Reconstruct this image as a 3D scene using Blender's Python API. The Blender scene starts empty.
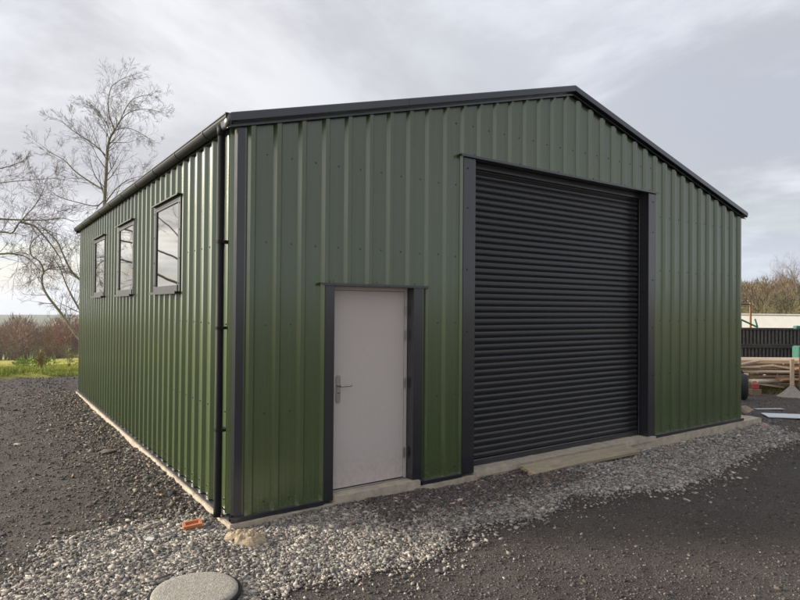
import bpy, math, random
import numpy as np
from math import sin, cos, pi, radians, sqrt
from mathutils import Vector
random.seed(7); RNG = np.random.default_rng(11)
S = bpy.context.scene
COL = S.collection

# ------------------------------------------------------------------ camera (surveyed from the photograph)
CAM = np.array([-1.899, -5.241, 1.869]); YAW, PIT, ROL, FPX = 0.61, 0.012, 0.008, 608.134
_F = np.array([sin(YAW)*cos(PIT), cos(YAW)*cos(PIT), sin(PIT)])
_R = np.array([cos(YAW), -sin(YAW), 0.0]); _U = np.cross(_R, _F)
_R2 = _R*cos(ROL)+_U*sin(ROL); _U2 = -_R*sin(ROL)+_U*cos(ROL)
def ray(u, v): return _F + _R2*(u-400)/FPX + _U2*(300-v)/FPX
def on(u, v, axis, val):
    d = ray(u, v); return CAM + d*(val-CAM[axis])/d[axis]
def deep(u, v, D): return CAM + ray(u, v)*D

# ------------------------------------------------------------------ tagging
def tag(o, label=None, cat=None, group=None, kind=None):
    if label: o['label'] = label
    if cat: o['category'] = cat
    if group: o['group'] = group
    if kind: o['kind'] = kind
    return o
def empty(name, loc=(0, 0, 0), rz=0):
    o = bpy.data.objects.new(name, None); COL.objects.link(o)
    o.location = loc; o.rotation_euler = (0, 0, rz); o.empty_display_size = .2
    return o

# ------------------------------------------------------------------ mesh builder
class MB:
    def __init__(s): s.v = []; s.f = []
    def quad(s, a, b, c, d):
        n = len(s.v); s.v += [tuple(a), tuple(b), tuple(c), tuple(d)]; s.f.append((n, n+1, n+2, n+3))
    def tri(s, a, b, c):
        n = len(s.v); s.v += [tuple(a), tuple(b), tuple(c)]; s.f.append((n, n+1, n+2))
    def box(s, x0, x1, y0, y1, z0, z1, bev=0.0):
        b = bev
        if b <= 0:
            n = len(s.v)
            s.v += [(x0,y0,z0),(x1,y0,z0),(x1,y1,z0),(x0,y1,z0),(x0,y0,z1),(x1,y0,z1),(x1,y1,z1),(x0,y1,z1)]
            s.f += [tuple(n+i for i in q) for q in ((0,3,2,1),(4,5,6,7),(0,1,5,4),(1,2,6,5),(2,3,7,6),(3,0,4,7))]
            return s
        ring = lambda ix, iy: [(x0+ix, y0+iy), (x1-ix, y0+iy), (x1-ix, y1-iy), (x0+ix, y1-iy)]
        def oct_(d):
            e = b+d
            return [(x0+e,y0+d),(x1-e,y0+d),(x1-d,y0+e),(x1-d,y1-e),(x1-e,y1-d),(x0+e,y1-d),(x0+d,y1-e),(x0+d,y0+e)]
        n = len(s.v)
        for z, d in ((z0, b), (z0+b, 0), (z1-b, 0), (z1, b)):
            s.v += [(p[0], p[1], z) for p in oct_(d)]
        for r in range(3):
            for i in range(8):
                j = (i+1) % 8
                s.f.append((n+r*8+i, n+r*8+j, n+r*8+8+j, n+r*8+8+i))
        s.f.append(tuple(n+7-i for i in range(8))); s.f.append(tuple(n+24+i for i in range(8)))
        return s
    def extrude(s, prof, path0, path1, closed=True, caps=True):
        """prof: list of 3-D offsets; swept from path0 to path1"""
        n = len(s.v); k = len(prof)
        for P in (path0, path1):
            s.v += [(P[0]+q[0], P[1]+q[1], P[2]+q[2]) for q in prof]
        for i in range(k if closed else k-1):
            j = (i+1) % k
            s.f.append((n+i, n+j, n+k+j, n+k+i))
        if caps and closed:
            s.f.append(tuple(n+i for i in range(k))[::-1]); s.f.append(tuple(n+k+i for i in range(k)))
        return s
    def tube(s, pts, rad, sides=8, caps=True):
        pts = [Vector(p) for p in pts]
        if not hasattr(rad, '__len__'): rad = [rad]*len(pts)
        n0 = len(s.v); up = None
        for i, p in enumerate(pts):
            t = (pts[min(i+1, len(pts)-1)]-pts[max(i-1, 0)])
            if t.length < 1e-9: t = Vector((0, 0, 1))
            t.normalize()
            if up is None:
                up = Vector((0, 0, 1)) if abs(t.z) < .9 else Vector((1, 0, 0))
            a = t.cross(up)
            if a.length < 1e-4: a = t.cross(Vector((0.3, 1, .2)))
            a.normalize(); b = t.cross(a)
            for k in range(sides):
                an = 2*pi*k/sides; w = (a*cos(an)+b*sin(an))*rad[i]
                s.v.append((p.x+w.x, p.y+w.y, p.z+w.z))
        for i in range(len(pts)-1):
            for k in range(sides):
                k2 = (k+1) % sides
                s.f.append((n0+i*sides+k, n0+i*sides+k2, n0+(i+1)*sides+k2, n0+(i+1)*sides+k))
        if caps:
            s.f.append(tuple(n0+k for k in range(sides))[::-1])
            m = n0+(len(pts)-1)*sides; s.f.append(tuple(m+k for k in range(sides)))
        return s
    def build(s, name, mat, parent=None, smooth=False):
        me = bpy.data.meshes.new(name); me.from_pydata(s.v, [], s.f); me.update()
        if smooth: me.shade_smooth()
        o = bpy.data.objects.new(name, me); COL.objects.link(o)
        if mat: me.materials.append(mat)
        if parent: o.parent = parent
        return o

def np_mesh(name, V, T, mat, col=None, smooth=False):
    """triangles from numpy arrays, optional per-vertex colour"""
    me = bpy.data.meshes.new(name)
    me.vertices.add(len(V)); me.vertices.foreach_set('co', V.astype(np.float32).ravel())
    k = T.shape[1]
    me.loops.add(T.size); me.loops.foreach_set('vertex_index', T.astype(np.int32).ravel())
    me.polygons.add(len(T)); me.polygons.foreach_set('loop_start', np.arange(0, T.size, k, dtype=np.int32))
    if smooth: me.polygons.foreach_set('use_smooth', np.ones(len(T), dtype=bool))
    if col is not None:
        a = me.attributes.new('tint', 'FLOAT_COLOR', 'POINT')
        c4 = np.ones((len(V), 4), np.float32); c4[:, :3] = col; a.data.foreach_set('color', c4.ravel())
    me.update(calc_edges=True); me.validate()
    o = bpy.data.objects.new(name, me); COL.objects.link(o)
    if mat: me.materials.append(mat)
    return o

# ------------------------------------------------------------------ materials
class NT:
    def __init__(s, name):
        s.m = bpy.data.materials.new(name); s.m.use_nodes = True
        s.t = s.m.node_tree; s.b = s.t.nodes['Principled BSDF']
        s.geo = s.n('ShaderNodeNewGeometry'); s.tc = s.n('ShaderNodeTexCoord')
    def n(s, typ, **kw):
        x = s.t.nodes.new(typ)
        for k, v in kw.items(): setattr(x, k, v)
        return x
    def link(s, a, b): s.t.links.new(a, b)
    def pos(s, scale=(1, 1, 1), src='pos'):
        m = s.n('ShaderNodeMapping'); m.inputs['Scale'].default_value = scale
        s.link(s.geo.outputs['Position'] if src == 'pos' else s.tc.outputs['Object'], m.inputs['Vector'])
        return m.outputs['Vector']
    def noise(s, sc, det=4, rough=.55, scale=(1, 1, 1), src='pos', dist=0):
        x = s.n('ShaderNodeTexNoise'); x.inputs['Scale'].default_value = sc; x.inputs['Detail'].default_value = det
        x.inputs['Roughness'].default_value = rough; x.inputs['Distortion'].default_value = dist
        s.link(s.pos(scale, src), x.inputs['Vector']); return x.outputs['Fac']
    def voro(s, sc, feature='F1', out='Distance', scale=(1, 1, 1)):
        x = s.n('ShaderNodeTexVoronoi', feature=feature); x.inputs['Scale'].default_value = sc
        s.link(s.pos(scale), x.inputs['Vector']); return x.outputs[out]
    def ramp(s, fac, stops):
        r = s.n('ShaderNodeValToRGB'); e = r.color_ramp.elements
        while len(e) < len(stops): e.new(.5)
        for i, (p, c) in enumerate(stops):
            e[i].position = p; e[i].color = (c[0], c[1], c[2], 1) if hasattr(c, '__len__') else (c, c, c, 1)
        s.link(fac, r.inputs['Fac']); return r.outputs['Color']
    def mix(s, fac, a, b, mode='MIX'):
        x = s.n('ShaderNodeMix', data_type='RGBA', blend_type=mode)
        for k, v in ((0, fac), (6, a), (7, b)):
            if isinstance(v, bpy.types.NodeSocket): s.link(v, x.inputs[k])
            elif k == 0: x.inputs[0].default_value = v
            else: x.inputs[k].default_value = (v[0], v[1], v[2], 1)
        return x.outputs[2]
    def math(s, op, a, b=0.0, clamp=False):
        x = s.n('ShaderNodeMath', operation=op, use_clamp=clamp)
        for i, v in enumerate((a, b)):
            if isinstance(v, bpy.types.NodeSocket): s.link(v, x.inputs[i])
            else: x.inputs[i].default_value = v
        return x.outputs[0]
    def setc(s, c):
        if isinstance(c, bpy.types.NodeSocket): s.link(c, s.b.inputs['Base Color'])
        else: s.b.inputs['Base Color'].default_value = (c[0], c[1], c[2], 1)
    def setr(s, r):
        if isinstance(r, bpy.types.NodeSocket): s.link(r, s.b.inputs['Roughness'])
        else: s.b.inputs['Roughness'].default_value = r
    def bump(s, h, dist=.01, strength=1.0, prev=None):
        b = s.n('ShaderNodeBump'); b.inputs['Distance'].default_value = dist; b.inputs['Strength'].default_value = strength
        s.link(h, b.inputs['Height'])
        if prev is not None: s.link(prev, b.inputs['Normal'])
        return b.outputs['Normal']
    def setn(s, n): s.link(n, s.b.inputs['Normal'])

def m_cladding(name, axis):
    t = NT(name)
    sep = t.n('ShaderNodeSeparateXYZ'); t.link(t.geo.outputs['Position'], sep.inputs[0])
    sheet = t.math('FLOOR', sep.outputs[axis]);
    wn = t.n('ShaderNodeTexWhiteNoise', noise_dimensions='1D'); t.link(sheet, wn.inputs['W'])
    c = t.mix(wn.outputs['Value'], (.046, .080, .016), (.053, .090, .018))
    streak = t.noise(3, 5, .6, (6, 6, .5))
    c = t.mix(t.math('MULTIPLY', streak, .18), c, (.13, .13, .09))
    # splashed grime near the foot of the sheets, ragged and dusty
    foot = t.n('ShaderNodeMapRange'); foot.inputs['From Min'].default_value = .35; foot.inputs['From Max'].default_value = 0.0
    t.link(sep.outputs[2], foot.inputs['Value'])
    dirt = t.ramp(t.noise(38, 6, .7), [(.48, 0), (.68, 1)])
    k = t.math('MULTIPLY', foot.outputs[0], dirt); k = t.math('MULTIPLY', k, .6)
    c = t.mix(k, c, (.2, .17, .13))
    t.setc(c)
    t.setr(t.math('ADD', t.math('MULTIPLY', t.noise(9, 4, .6, (1, 1, .25)), .16), .27))
    t.b.inputs['Specular IOR Level'].default_value = .35
    t.b.inputs['Coat Weight'].default_value = 1.0; t.b.inputs['Coat Roughness'].default_value = .22; t.b.inputs['Coat IOR'].default_value = 1.8
    n = t.bump(t.noise(1.3, 3, .5, (1, 1, .5)), .03, .55)
    n = t.bump(t.noise(60, 3, .5), .0006, .4, n)
    t.setn(n); return t.m
def m_metal_paint(name, col, rough=.35, spec=.5, amt=.12, coat=1.0):
    t = NT(name)
    t.setc(t.mix(t.math('MULTIPLY', t.noise(7, 5, .65), amt), col, tuple(min(1, c*2.2+.03) for c in col)))
    t.setr(t.math('ADD', t.math('MULTIPLY', t.noise(14, 4, .6), .2), rough-.1))
    t.b.inputs['Specular IOR Level'].default_value = spec
    t.b.inputs['Coat Weight'].default_value = coat; t.b.inputs['Coat Roughness'].default_value = .2; t.b.inputs['Coat IOR'].default_value = 1.62
    t.setn(t.bump(t.noise(5, 3, .5), .004, .3)); return t.m
def m_concrete(name, a=(.36, .32, .26), b=(.2, .18, .15), sc=9):
    t = NT(name)
    c = t.mix(t.ramp(t.noise(sc, 8, .65), [(.35, 0), (.7, 1)]), a, b)
    c = t.mix(t.math('MULTIPLY', t.ramp(t.noise(70, 4, .6), [(.55, 0), (.65, 1)]), .45), c, (.5, .46, .4))
    t.setc(c); t.setr(.9)
    n = t.bump(t.noise(sc*2, 8, .7), .02, .7); n = t.bump(t.voro(150), .004, .5, n); t.setn(n); return t.m
def m_plain(name, col, rough=.8, var=.35, sc=12, bump=.004, metal=0.0):
    t = NT(name)
    t.setc(t.mix(t.ramp(t.noise(sc, 6, .65), [(.3, 0), (.72, 1)]), tuple(c*(1-var) for c in col), tuple(min(1, c*(1+var)) for c in col)))
    t.setr(rough); t.b.inputs['Metallic'].default_value = metal
    if bump: t.setn(t.bump(t.noise(sc*5, 5, .6), bump, .6))
    return t.m
def m_wood(name, a=(.34, .25, .15), b=(.17, .12, .075), scale=(3, 40, 40)):
    t = NT(name)
    g = t.noise(1.6, 6, .6, scale, 'obj', .6)
    c = t.mix(t.ramp(g, [(.3, 0), (.7, 1)]), a, b)
    c = t.mix(t.math('MULTIPLY', t.ramp(t.noise(5, 5, .6), [(.45, 0), (.7, 1)]), .28), c, (.16, .13, .10))
    t.setc(c); t.setr(.8); t.setn(t.bump(g, .003, .7)); return t.m
def m_tint(name, rough=.85, bump=True, trans=0.0):
    t = NT(name)
    a = t.n('ShaderNodeAttribute', attribute_name='tint')
    c = t.mix(t.math('MULTIPLY', t.noise(90, 4, .6), .35), a.outputs['Color'], (.1, .09, .08)) if bump else a.outputs['Color']
    t.setc(c); t.setr(rough); t.b.inputs['Specular IOR Level'].default_value = .3
    if bump: t.setn(t.bump(t.noise(160, 3, .6), .002, .6))
    return t.m

M = {}
M['clad_front'] = m_cladding('green_coated_steel_front', 0)
M['clad_side'] = m_cladding('green_coated_steel_side', 1)
M['anthracite'] = m_metal_paint('anthracite_steel', (.013, .014, .021), .36, .4, .05)
M['roofsheet'] = m_metal_paint('anthracite_roof_sheet', (.05, .051, .06), .45, .5)
M['shutter'] = m_metal_paint('shutter_slat_paint', (.008, .0085, .012), .36, .3, .04, .5)
M['door'] = m_metal_paint('light_grey_door_paint', (.60, .525, .50), .5, .35, .05, 0)
M['pipe'] = m_metal_paint('black_plastic_pipe', (.010, .010, .012), .62, .2, .05, 0)
M['gutter'] = m_metal_paint('anthracite_gutter', (.02, .021, .026), .5, .35, .05, 0)
t = NT('scuffed_door_paint')
sp_ = t.n('ShaderNodeSeparateXYZ'); t.link(t.geo.outputs['Position'], sp_.inputs[0])
ft = t.n('ShaderNodeMapRange'); ft.inputs['From Min'].default_value = .55; ft.inputs['From Max'].default_value = .05; t.link(sp_.outputs[2], ft.inputs['Value'])
gr = t.math('MULTIPLY', ft.outputs[0], t.ramp(t.noise(22, 7, .75), [(.42, 0), (.7, 1)]))
c = t.mix(t.math('MULTIPLY', gr, .5), (.62, .55, .52), (.32, .27, .23))
c = t.mix(t.math('MULTIPLY', t.ramp(t.noise(2.2, 5, .6), [(.35, 0), (.75, 1)]), .15), c, (.50, .44, .42))
sm = t.ramp(t.noise(16, 3, .5, (3, 1, .6)), [(.66, 0), (.72, 1)]); c = t.mix(t.math('MULTIPLY', sm, .25), c, (.36, .32, .31))
t.setc(c); t.setr(t.math('ADD', t.math('MULTIPLY', t.noise(8, 4, .6), .25), .36)); t.b.inputs['Specular IOR Level'].default_value = .4
t.setn(t.bump(t.noise(3, 2, .5), .012, .3)); M['door'] = t.m
M['steel'] = m_plain('brushed_steel', (.5, .48, .45), .32, .1, 30, 0, 1.0)
M['dark'] = m_plain('dark_gap', (.012, .012, .013), .7, .1, 5, 0)
M['concrete'] = m_concrete('pale_concrete', (.62, .53, .41), (.38, .32, .25))
M['interior'] = m_plain('interior_lining', (.2, .2, .19), .9, .1, 3, 0)

def m_ground():
    t = NT('ground_surface')
    sep = t.n('ShaderNodeSeparateXYZ'); t.link(t.geo.outputs['Position'], sep.inputs[0])
    X, Y = sep.outputs[0], sep.outputs[1]
    # crushed dark hardcore
    c = t.mix(t.ramp(t.noise(1.1, 6, .6), [(.35, 0), (.68, 1)]), (.095, .079, .069), (.155, .131, .115))
    c = t.mix(t.ramp(t.noise(45, 6, .75), [(.42, 0), (.66, 1)]), c, (.19, .172, .16))
    c = t.mix(t.ramp(t.noise(120, 4, .7), [(.35, 1), (.5, 0)]), c, (.03, .028, .028))
    c = t.mix(t.math('MULTIPLY', t.ramp(t.noise(.45, 4, .6), [(.5, 0), (.62, 1)]), .35), c, (.16, .135, .115))
    trk = t.noise(.55, 5, .55, (1.0, 3.2, 1), 'pos', .8)
    c = t.mix(t.math('MULTIPLY', t.ramp(trk, [(.50, 0), (.60, 1)]), .3), c, (.055, .049, .047))
    # meadow
    g = t.mix(t.ramp(t.noise(.22, 6, .65), [(.35, 0), (.65, 1)]), (.36, .36, .05), (.52, .48, .10))
    g = t.mix(t.ramp(t.noise(2.5, 5, .7), [(.4, 0), (.75, 1)]), g, (.2, .18, .07))
    # bank on the right: bracken and rough grass
    br = t.mix(t.ramp(t.noise(.16, 7, .7), [(.4, 0), (.6, 1)]), (.2, .2, .05), (.17, .12, .06))
    wob = t.math('MULTIPLY', t.noise(1.2, 5, .6), 1.2)
    mf = t.n('ShaderNodeMapRange'); mf.inputs['From Min'].default_value = 13.7; mf.inputs['From Max'].default_value = 14.1
    t.link(t.math('ADD', Y, wob), mf.inputs['Value'])
    # the yard stays bare on the right
    ry = t.n('ShaderNodeMapRange'); ry.inputs['From Min'].default_value = 9.0; ry.inputs['From Max'].default_value = 10.0
    t.link(X, ry.inputs['Value'])
    meadow = t.math('MULTIPLY', mf.outputs[0], t.math('SUBTRACT', 1.0, ry.outputs[0]), True)
    rb = t.n('ShaderNodeMapRange'); rb.inputs['From Min'].default_value = 29.0; rb.inputs['From Max'].default_value = 32.0
    t.link(X, rb.inputs['Value'])
    far = t.n('ShaderNodeMapRange'); far.inputs['From Min'].default_value = 24.0; far.inputs['From Max'].default_value = 27.0
    t.link(Y, far.inputs['Value'])
    bankm = t.math('MAXIMUM', rb.outputs[0], t.math('MULTIPLY', far.outputs[0], ry.outputs[0]), True)
    lft = t.n('ShaderNodeMapRange'); lft.inputs['From Min'].default_value = -16.0; lft.inputs['From Max'].default_value = -18.0
    t.link(X, lft.inputs['Value'])
    c = t.mix(t.math('MAXIMUM', meadow, lft.outputs[0]), c, g); c = t.mix(bankm, c, br)
    # far fields on the distant slope
    ff = t.mix(t.ramp(t.voro(.004, 'F1', 'Color'), [(.3, 0), (.7, 1)]), (.16, .18, .12), (.15, .15, .13))
    fd = t.n('ShaderNodeMapRange'); fd.inputs['From Min'].default_value = 250; fd.inputs['From Max'].default_value = 300
    t.link(Y, fd.inputs['Value'])
    c = t.mix(fd.outputs[0], c, ff)
    t.setc(c); t.setr(t.math('MAXIMUM', t.ramp(trk, [(.46, .92), (.62, .62)]), t.math('MAXIMUM', t.math('MAXIMUM', meadow, bankm), fd.outputs[0]), True)); t.b.inputs['Specular IOR Level'].default_value = .2
    n = t.bump(t.noise(14, 8, .75), .05, .8); n = t.bump(t.voro(55), .018, .8, n); n = t.bump(t.noise(150, 5, .7), .008, .9, n)
    t.setn(n); return t.m

# ------------------------------------------------------------------ ground
def vnoise(x, y, seed=0):
    def h(i, j):
        n = (i*374761393 + j*668265263 + seed*1442695041) & 0xffffffff
        n = ((n ^ (n >> 13))*1274126177) & 0xffffffff
        return ((n ^ (n >> 16)) & 0xffff)/65535.0
    xi = np.floor(x).astype(np.int64); yi = np.floor(y).astype(np.int64)
    fx = x-xi; fy = y-yi; fx = fx*fx*(3-2*fx); fy = fy*fy*(3-2*fy)
    return (h(xi, yi)*(1-fx)+h(xi+1, yi)*fx)*(1-fy)+(h(xi, yi+1)*(1-fx)+h(xi+1, yi+1)*fx)*fy
def sst(x, a, b):
    t = np.clip((x-a)/(b-a), 0, 1); return t*t*(3-2*t)
def gheight(x, y, fine=True):
    x = np.asarray(x, float); y = np.asarray(y, float)
    z = -.065 - .075*sst(x, 2.5, 7) - .10*sst(x, 9.5, 15)
    xr = x-.5*np.clip(y-14, 0, None)
    wr = 1-sst(xr, 12, 45)
    t = np.clip(y-14.3, 0, None)
    z = z + .10*np.exp(-((y-13.9)/.5)**2)*wr*(x < 12)
    z = z - wr*np.where(t < 320, .072*t*(1-np.exp(-t/3)), .072*320)
    z = z + wr*sst(y, 500, 1500)*(1.5+3.5*vnoise(x/300., y/300., 5)) - 40*sst(y, 1500, 2800)
    z = z + 3.5*sst(xr, 24, 80)
    far = np.hypot(x, y)
    z = z + .5*(vnoise(x/17., y/17., 3)-.5)*sst(far, 22, 60)
    if fine:
        nr = 1-sst(far, 20, 40)
        z = z + nr*(.05*(vnoise(x/1.3, y/1.3, 1)-.5)+.022*(vnoise(x/.33, y/.33, 2)-.5)+.014*(vnoise(x/.11, y/.11, 4)-.5))
        foot = sst(-x, -.05, .5)+sst(-y, -.05, .5)+sst(x-9, -.05, .5)
        z = z - .02*(1-np.clip(foot, 0, 1))
    return z
def axis_lines(a, b, step, lo, hi):
    mid = list(np.arange(a, b, step)); L = []; s = step; p = a
    while p > lo: s *= 1.14; p -= s; L.append(p)
    Rr = []; s = step; p = mid[-1]
    while p < hi: s *= 1.14; p += s; Rr.append(p)
    return np.array(L[::-1]+mid+Rr)
gx = axis_lines(-5.5, 12, .045, -2500, 2500); gy = axis_lines(-4.2, 12, .045, -900, 2800)
GX, GY = np.meshgrid(gx, gy); GZ = gheight(GX, GY)
V = np.stack([GX.ravel(), GY.ravel(), GZ.ravel()], 1); nx = len(gx); ny = len(gy)
idx = np.arange(nx*ny).reshape(ny, nx)
Q = np.stack([idx[:-1, :-1].ravel(), idx[:-1, 1:].ravel(), idx[1:, 1:].ravel(), idx[1:, :-1].ravel()], 1)
tag(np_mesh('ground', V, Q, m_ground(), smooth=True), kind='structure')

# ------------------------------------------------------------------ loose stone
def ico():
    p = (1+sqrt(5))/2
    v = np.array([(-1,p,0),(1,p,0),(-1,-p,0),(1,-p,0),(0,-1,p),(0,1,p),(0,-1,-p),(0,1,-p),(p,0,-1),(p,0,1),(-p,0,-1),(-p,0,1)], float)
    f = np.array([(0,11,5),(0,5,1),(0,1,7),(0,7,10),(0,10,11),(1,5,9),(5,11,4),(11,10,2),(10,7,6),(7,1,8),(3,9,4),(3,4,2),(3,2,6),(3,6,8),(3,8,9),(4,9,5),(2,4,11),(6,2,10),(8,6,7),(9,8,1)])
    return v/np.linalg.norm(v[0]), f
IV, IF = ico()
CV = np.array([(x_, y_, z_) for x_ in (-1, 1) for y_ in (-1, 1) for z_ in (-1, 1)], float)*.62
CF = np.array([(0,1,3),(0,3,2),(4,6,7),(4,7,5),(0,4,5),(0,5,1),(2,3,7),(2,7,6),(0,2,6),(0,6,4),(1,5,7),(1,7,3)])
def stones(name, P, size, colr, mat, flat=(.45, .8)):
    n = len(P)
    base = CV[None]*(1+RNG.uniform(-.45, .4, (n, 8, 1)))+RNG.normal(0, .19, (n, 8, 3))
    sc = np.stack([RNG.uniform(.85, 1.6, n), RNG.uniform(.5, 1.0, n), RNG.uniform(*flat, n)], 1)[:, None, :]
    v = base*sc*(size[:, None, None]*.5)
    tilt = RNG.normal(0, .75, n); a = RNG.uniform(0, 2*pi, n)
    ct, st = np.cos(tilt)[:, None], np.sin(tilt)[:, None]
    y = v[..., 1]*ct-v[..., 2]*st; z = v[..., 1]*st+v[..., 2]*ct; x = v[..., 0]
    ca, sa = np.cos(a)[:, None], np.sin(a)[:, None]
    v = np.stack([x*ca-y*sa, x*sa+y*ca, z], 2) + P[:, None, :]
    T = (CF[None]+8*np.arange(n)[:, None, None]).reshape(-1, 3)
    return np_mesh(name, v.reshape(-1, 3), T, mat, np.repeat(colr, 8, 0))
M['stone'] = m_tint('crushed_stone')
edge_px = [(-30,640),(-10,600),(13,590),(35,560),(48,547),(72,541),(107,533),(128,528),(160,523),(187,520),(222,519)]
front_px = [(790,436),(770,450),(732,465),(700,475),(680,490),(620,490),(570,505),(550,517),(500,527),(450,545),(435,565),(400,575),(340,585),(290,583),(262,600),(240,640),(180,800),(60,760)]
poly = [on(u, v, 2, -.09)[:2] for u, v in edge_px] + [np.array((0.0, .3)), np.array((0.0, -.0)), np.array((9.6, -.0))] + [on(u, v, 2, -.12)[:2] for u, v in front_px]
poly = np.array(poly)
def inside(x, y, P):
    c = np.zeros(len(x), bool); j = len(P)-1
    for i in range(len(P)):
        xi, yi = P[i]; xj, yj = P[j]
        k = ((yi > y) != (yj > y)) & (x < (xj-xi)*(y-yi)/(yj-yi+1e-12)+xi); c ^= k; j = i
    return c
def footprint(x, y): return (x > -.06) & (y > -.06) & (x < 9.02) & (y < 9.8)
N = 1050000
x = RNG.uniform(-4, 10.2, N); y = RNG.uniform(-4.2, .8, N)
wx = x+.30*(vnoise(x/.6, y/.6, 9)-.5)+.10*(vnoise(x/.07, y/.07, 10)-.5); wy = y+.30*(vnoise(x/.6, y/.6, 19)-.5)+.10*(vnoise(x/.07, y/.07, 20)-.5)
wx += RNG.normal(0, .34, N)*RNG.uniform(0, 1, N)**4; wy += RNG.normal(0, .34, N)*RNG.uniform(0, 1, N)**4
k = inside(wx, wy, poly) & ~footprint(x, y)
dist = np.hypot(x-CAM[0], y-CAM[1])
k &= RNG.uniform(0, 1, N) < np.clip(5.2/np.maximum(dist, 1), .25, 1)*.75
x, y = x[k], y[k]; n = len(x); dist = dist[k]
size = RNG.lognormal(math.log(.0165), .44, n)*(1+.035*dist); size = np.clip(size, .010, .06)
z = gheight(x, y)+.002+RNG.uniform(0, .013, n)
def stone_cols(x, y, n):
    pale = np.array([.40, .36, .31]); grey = np.array([.29, .265, .24]); dark = np.array([.12, .105, .10]); red = np.array([.19, .13, .11]); slate = np.array([.17, .165, .165])
    u = RNG.uniform(0, 1, n)
    # the drive-side strip is a pale limestone, the strip against the wall a dark reddish whin
    wd = sst(x, .9, 1.4)*(1-sst(x, 3.6, 4.6))*sst(y+.25*(vnoise(x/.4, y/.4, 33)-.5), -1.05, -.55)
    wp = (1-sst(x, 1.0, 2.2))*.72+.12
    c = np.where((u < wp)[:, None], pale, grey)
    u2 = RNG.uniform(0, 1, n)
    c = np.where((u2 < .12)[:, None], slate, c); c = np.where((u2 > .985)[:, None], red*1.5, c)
    u3 = RNG.uniform(0, 1, n)
    c = np.where((u3 < wd*.85)[:, None], np.where((RNG.uniform(0, 1, n) < .25)[:, None], red, dark), c)
    c = c*(1.08+.42*sst(x, 1.2, 4)[:, None])  # stones painted lighter to the right, lifting the gravel in the shed's shade
    return c*RNG.uniform(.32, 1.5, (n, 1))*(1+RNG.normal(0, .012, (n, 3)))
tag(stones('gravel', np.stack([x, y, z], 1), size, np.clip(stone_cols(x, y, n), 0.02, .75), M['stone']),
    'loose crushed stone strewn round the foot of the shed', 'gravel', kind='stuff')
# stones and chips scattered over the hardcore
N = 150000
r = 2.2+RNG.uniform(0, 1, N)**1.6*19; a = RNG.uniform(radians(-6), radians(78), N)
x = CAM[0]+r*np.sin(a); y = CAM[1]+r*np.cos(a)
k = ~footprint(x, y) & (y < 13.2) & (x < 20)
x, y = x[k], y[k]; n = len(x); dist = np.hypot(x-CAM[0], y-CAM[1])
near_wall = np.exp(-np.abs(x+.35)/.55)*(x < 0)*(y > -.2)
size = np.clip(RNG.lognormal(math.log(.0078), .45, n)*(1+.07*dist)*(1+1.1*near_wall*RNG.uniform(0, 1, n)), .004, .06)
u = RNG.uniform(0, 1, (n, 1))
c = np.where(u < .72, np.array([[.11, .096, .088]]), np.where(u < .97, np.array([[.2, .175, .15]]), np.array([[.4, .36, .31]])))
c = c*RNG.uniform(.6, 1.4, (n, 1))
tag(stones('hardcore_chips', np.stack([x, y, gheight(x, y)+size*.12], 1), size, c, M['stone']),
    'small chips of stone trodden into the dark hardcore', 'stone chips', kind='stuff')
# coarser rubble in the band beside the long wall
N = 4600
y = RNG.uniform(.2, 10.2, N); x = -.06-np.abs(RNG.normal(0, .42, N))
size = np.clip(RNG.lognormal(math.log(.024), .42, N), .012, .085)
u = RNG.uniform(0, 1, (N, 1))
c = np.where(u < .5, np.array([[.13, .115, .105]]), np.where(u < .93, np.array([[.27, .24, .2]]), np.array([[.34, .22, .16]])))*RNG.uniform(.6, 1.3, (N, 1))
tag(stones('rubble', np.stack([x, y, gheight(x, y)+size*.15], 1), size, c, M['stone']),
    'broken stones lying in the band beside the long windowed wall', 'rubble', kind='stuff')

# ================================================================== THE SHED
W, L, HE, SL = 8.924, 9.73, 3.455, .268
def roofz(x): return HE+SL*(x if x < W/2 else W-x)
shed = tag(empty('metal_shed', (0, 0, 0)), 'dark green box profile metal shed with charcoal trim, grey door and roller shutter', 'shed')
DP = .034
def profile(length, off):
    """box profile: (u, outward offset); crowns 40 mm, pans 150 mm, pitch 250 mm"""
    pts = []; k = 0
    u = off-.25
    while u < length+.25:
        for du, d in ((-.047, 0), (-.02, DP), (.02, DP), (.047, 0), (.092, 0), (.096, .001), (.104, .001), (.108, 0), (.142, 0), (.146, .001), (.154, .001), (.158, 0)):
            pts.append((u+du, d))
        u += .25
    return pts
def d_at(prof, u):
    for (a, da), (b, db) in zip(prof, prof[1:]):
        if a <= u <= b: return da+(db-da)*((u-a)/(b-a) if b > a else 0)
    return 0
def clad(length, off, top, holes, place, name, mat, z0=.012):
    prof = profile(length, off)
    us = {round(p[0], 4) for p in prof if 0 < p[0] < length} | {0.0, length}
    for h in holes: us |= {h[0], h[1]}
    us |= {length/2}
    us = sorted(us); m = MB()
    for a, b in zip(us, us[1:]):
        if b-a < 1e-5: continue
        da, db = d_at(prof, a), d_at(prof, b); mid = (a+b)/2
        segs = [(z0, None)]
        for (h0, h1, hz0, hz1) in holes:
            if h0-1e-6 <= mid <= h1+1e-6:
                segs = [(z0, hz0)] if hz0 > z0 else []
                segs.append((hz1, None))
        for s0, s1 in segs:
            ta = top(a) if s1 is None else s1; tb = top(b) if s1 is None else s1
            m.quad(place(a, da, s0), place(b, db, s0), place(b, db, tb), place(a, da, ta))
    return m.build(name, mat, shed), prof
fr_holes = [(.90, 1.975, 0, 2.085), (2.70, 6.25, 0, 3.585)]
wall_f, prof_f = clad(W, .125, lambda u: roofz(u), fr_holes, lambda u, d, z: (u, -d, z), 'gable_wall', M['clad_front'])
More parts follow.
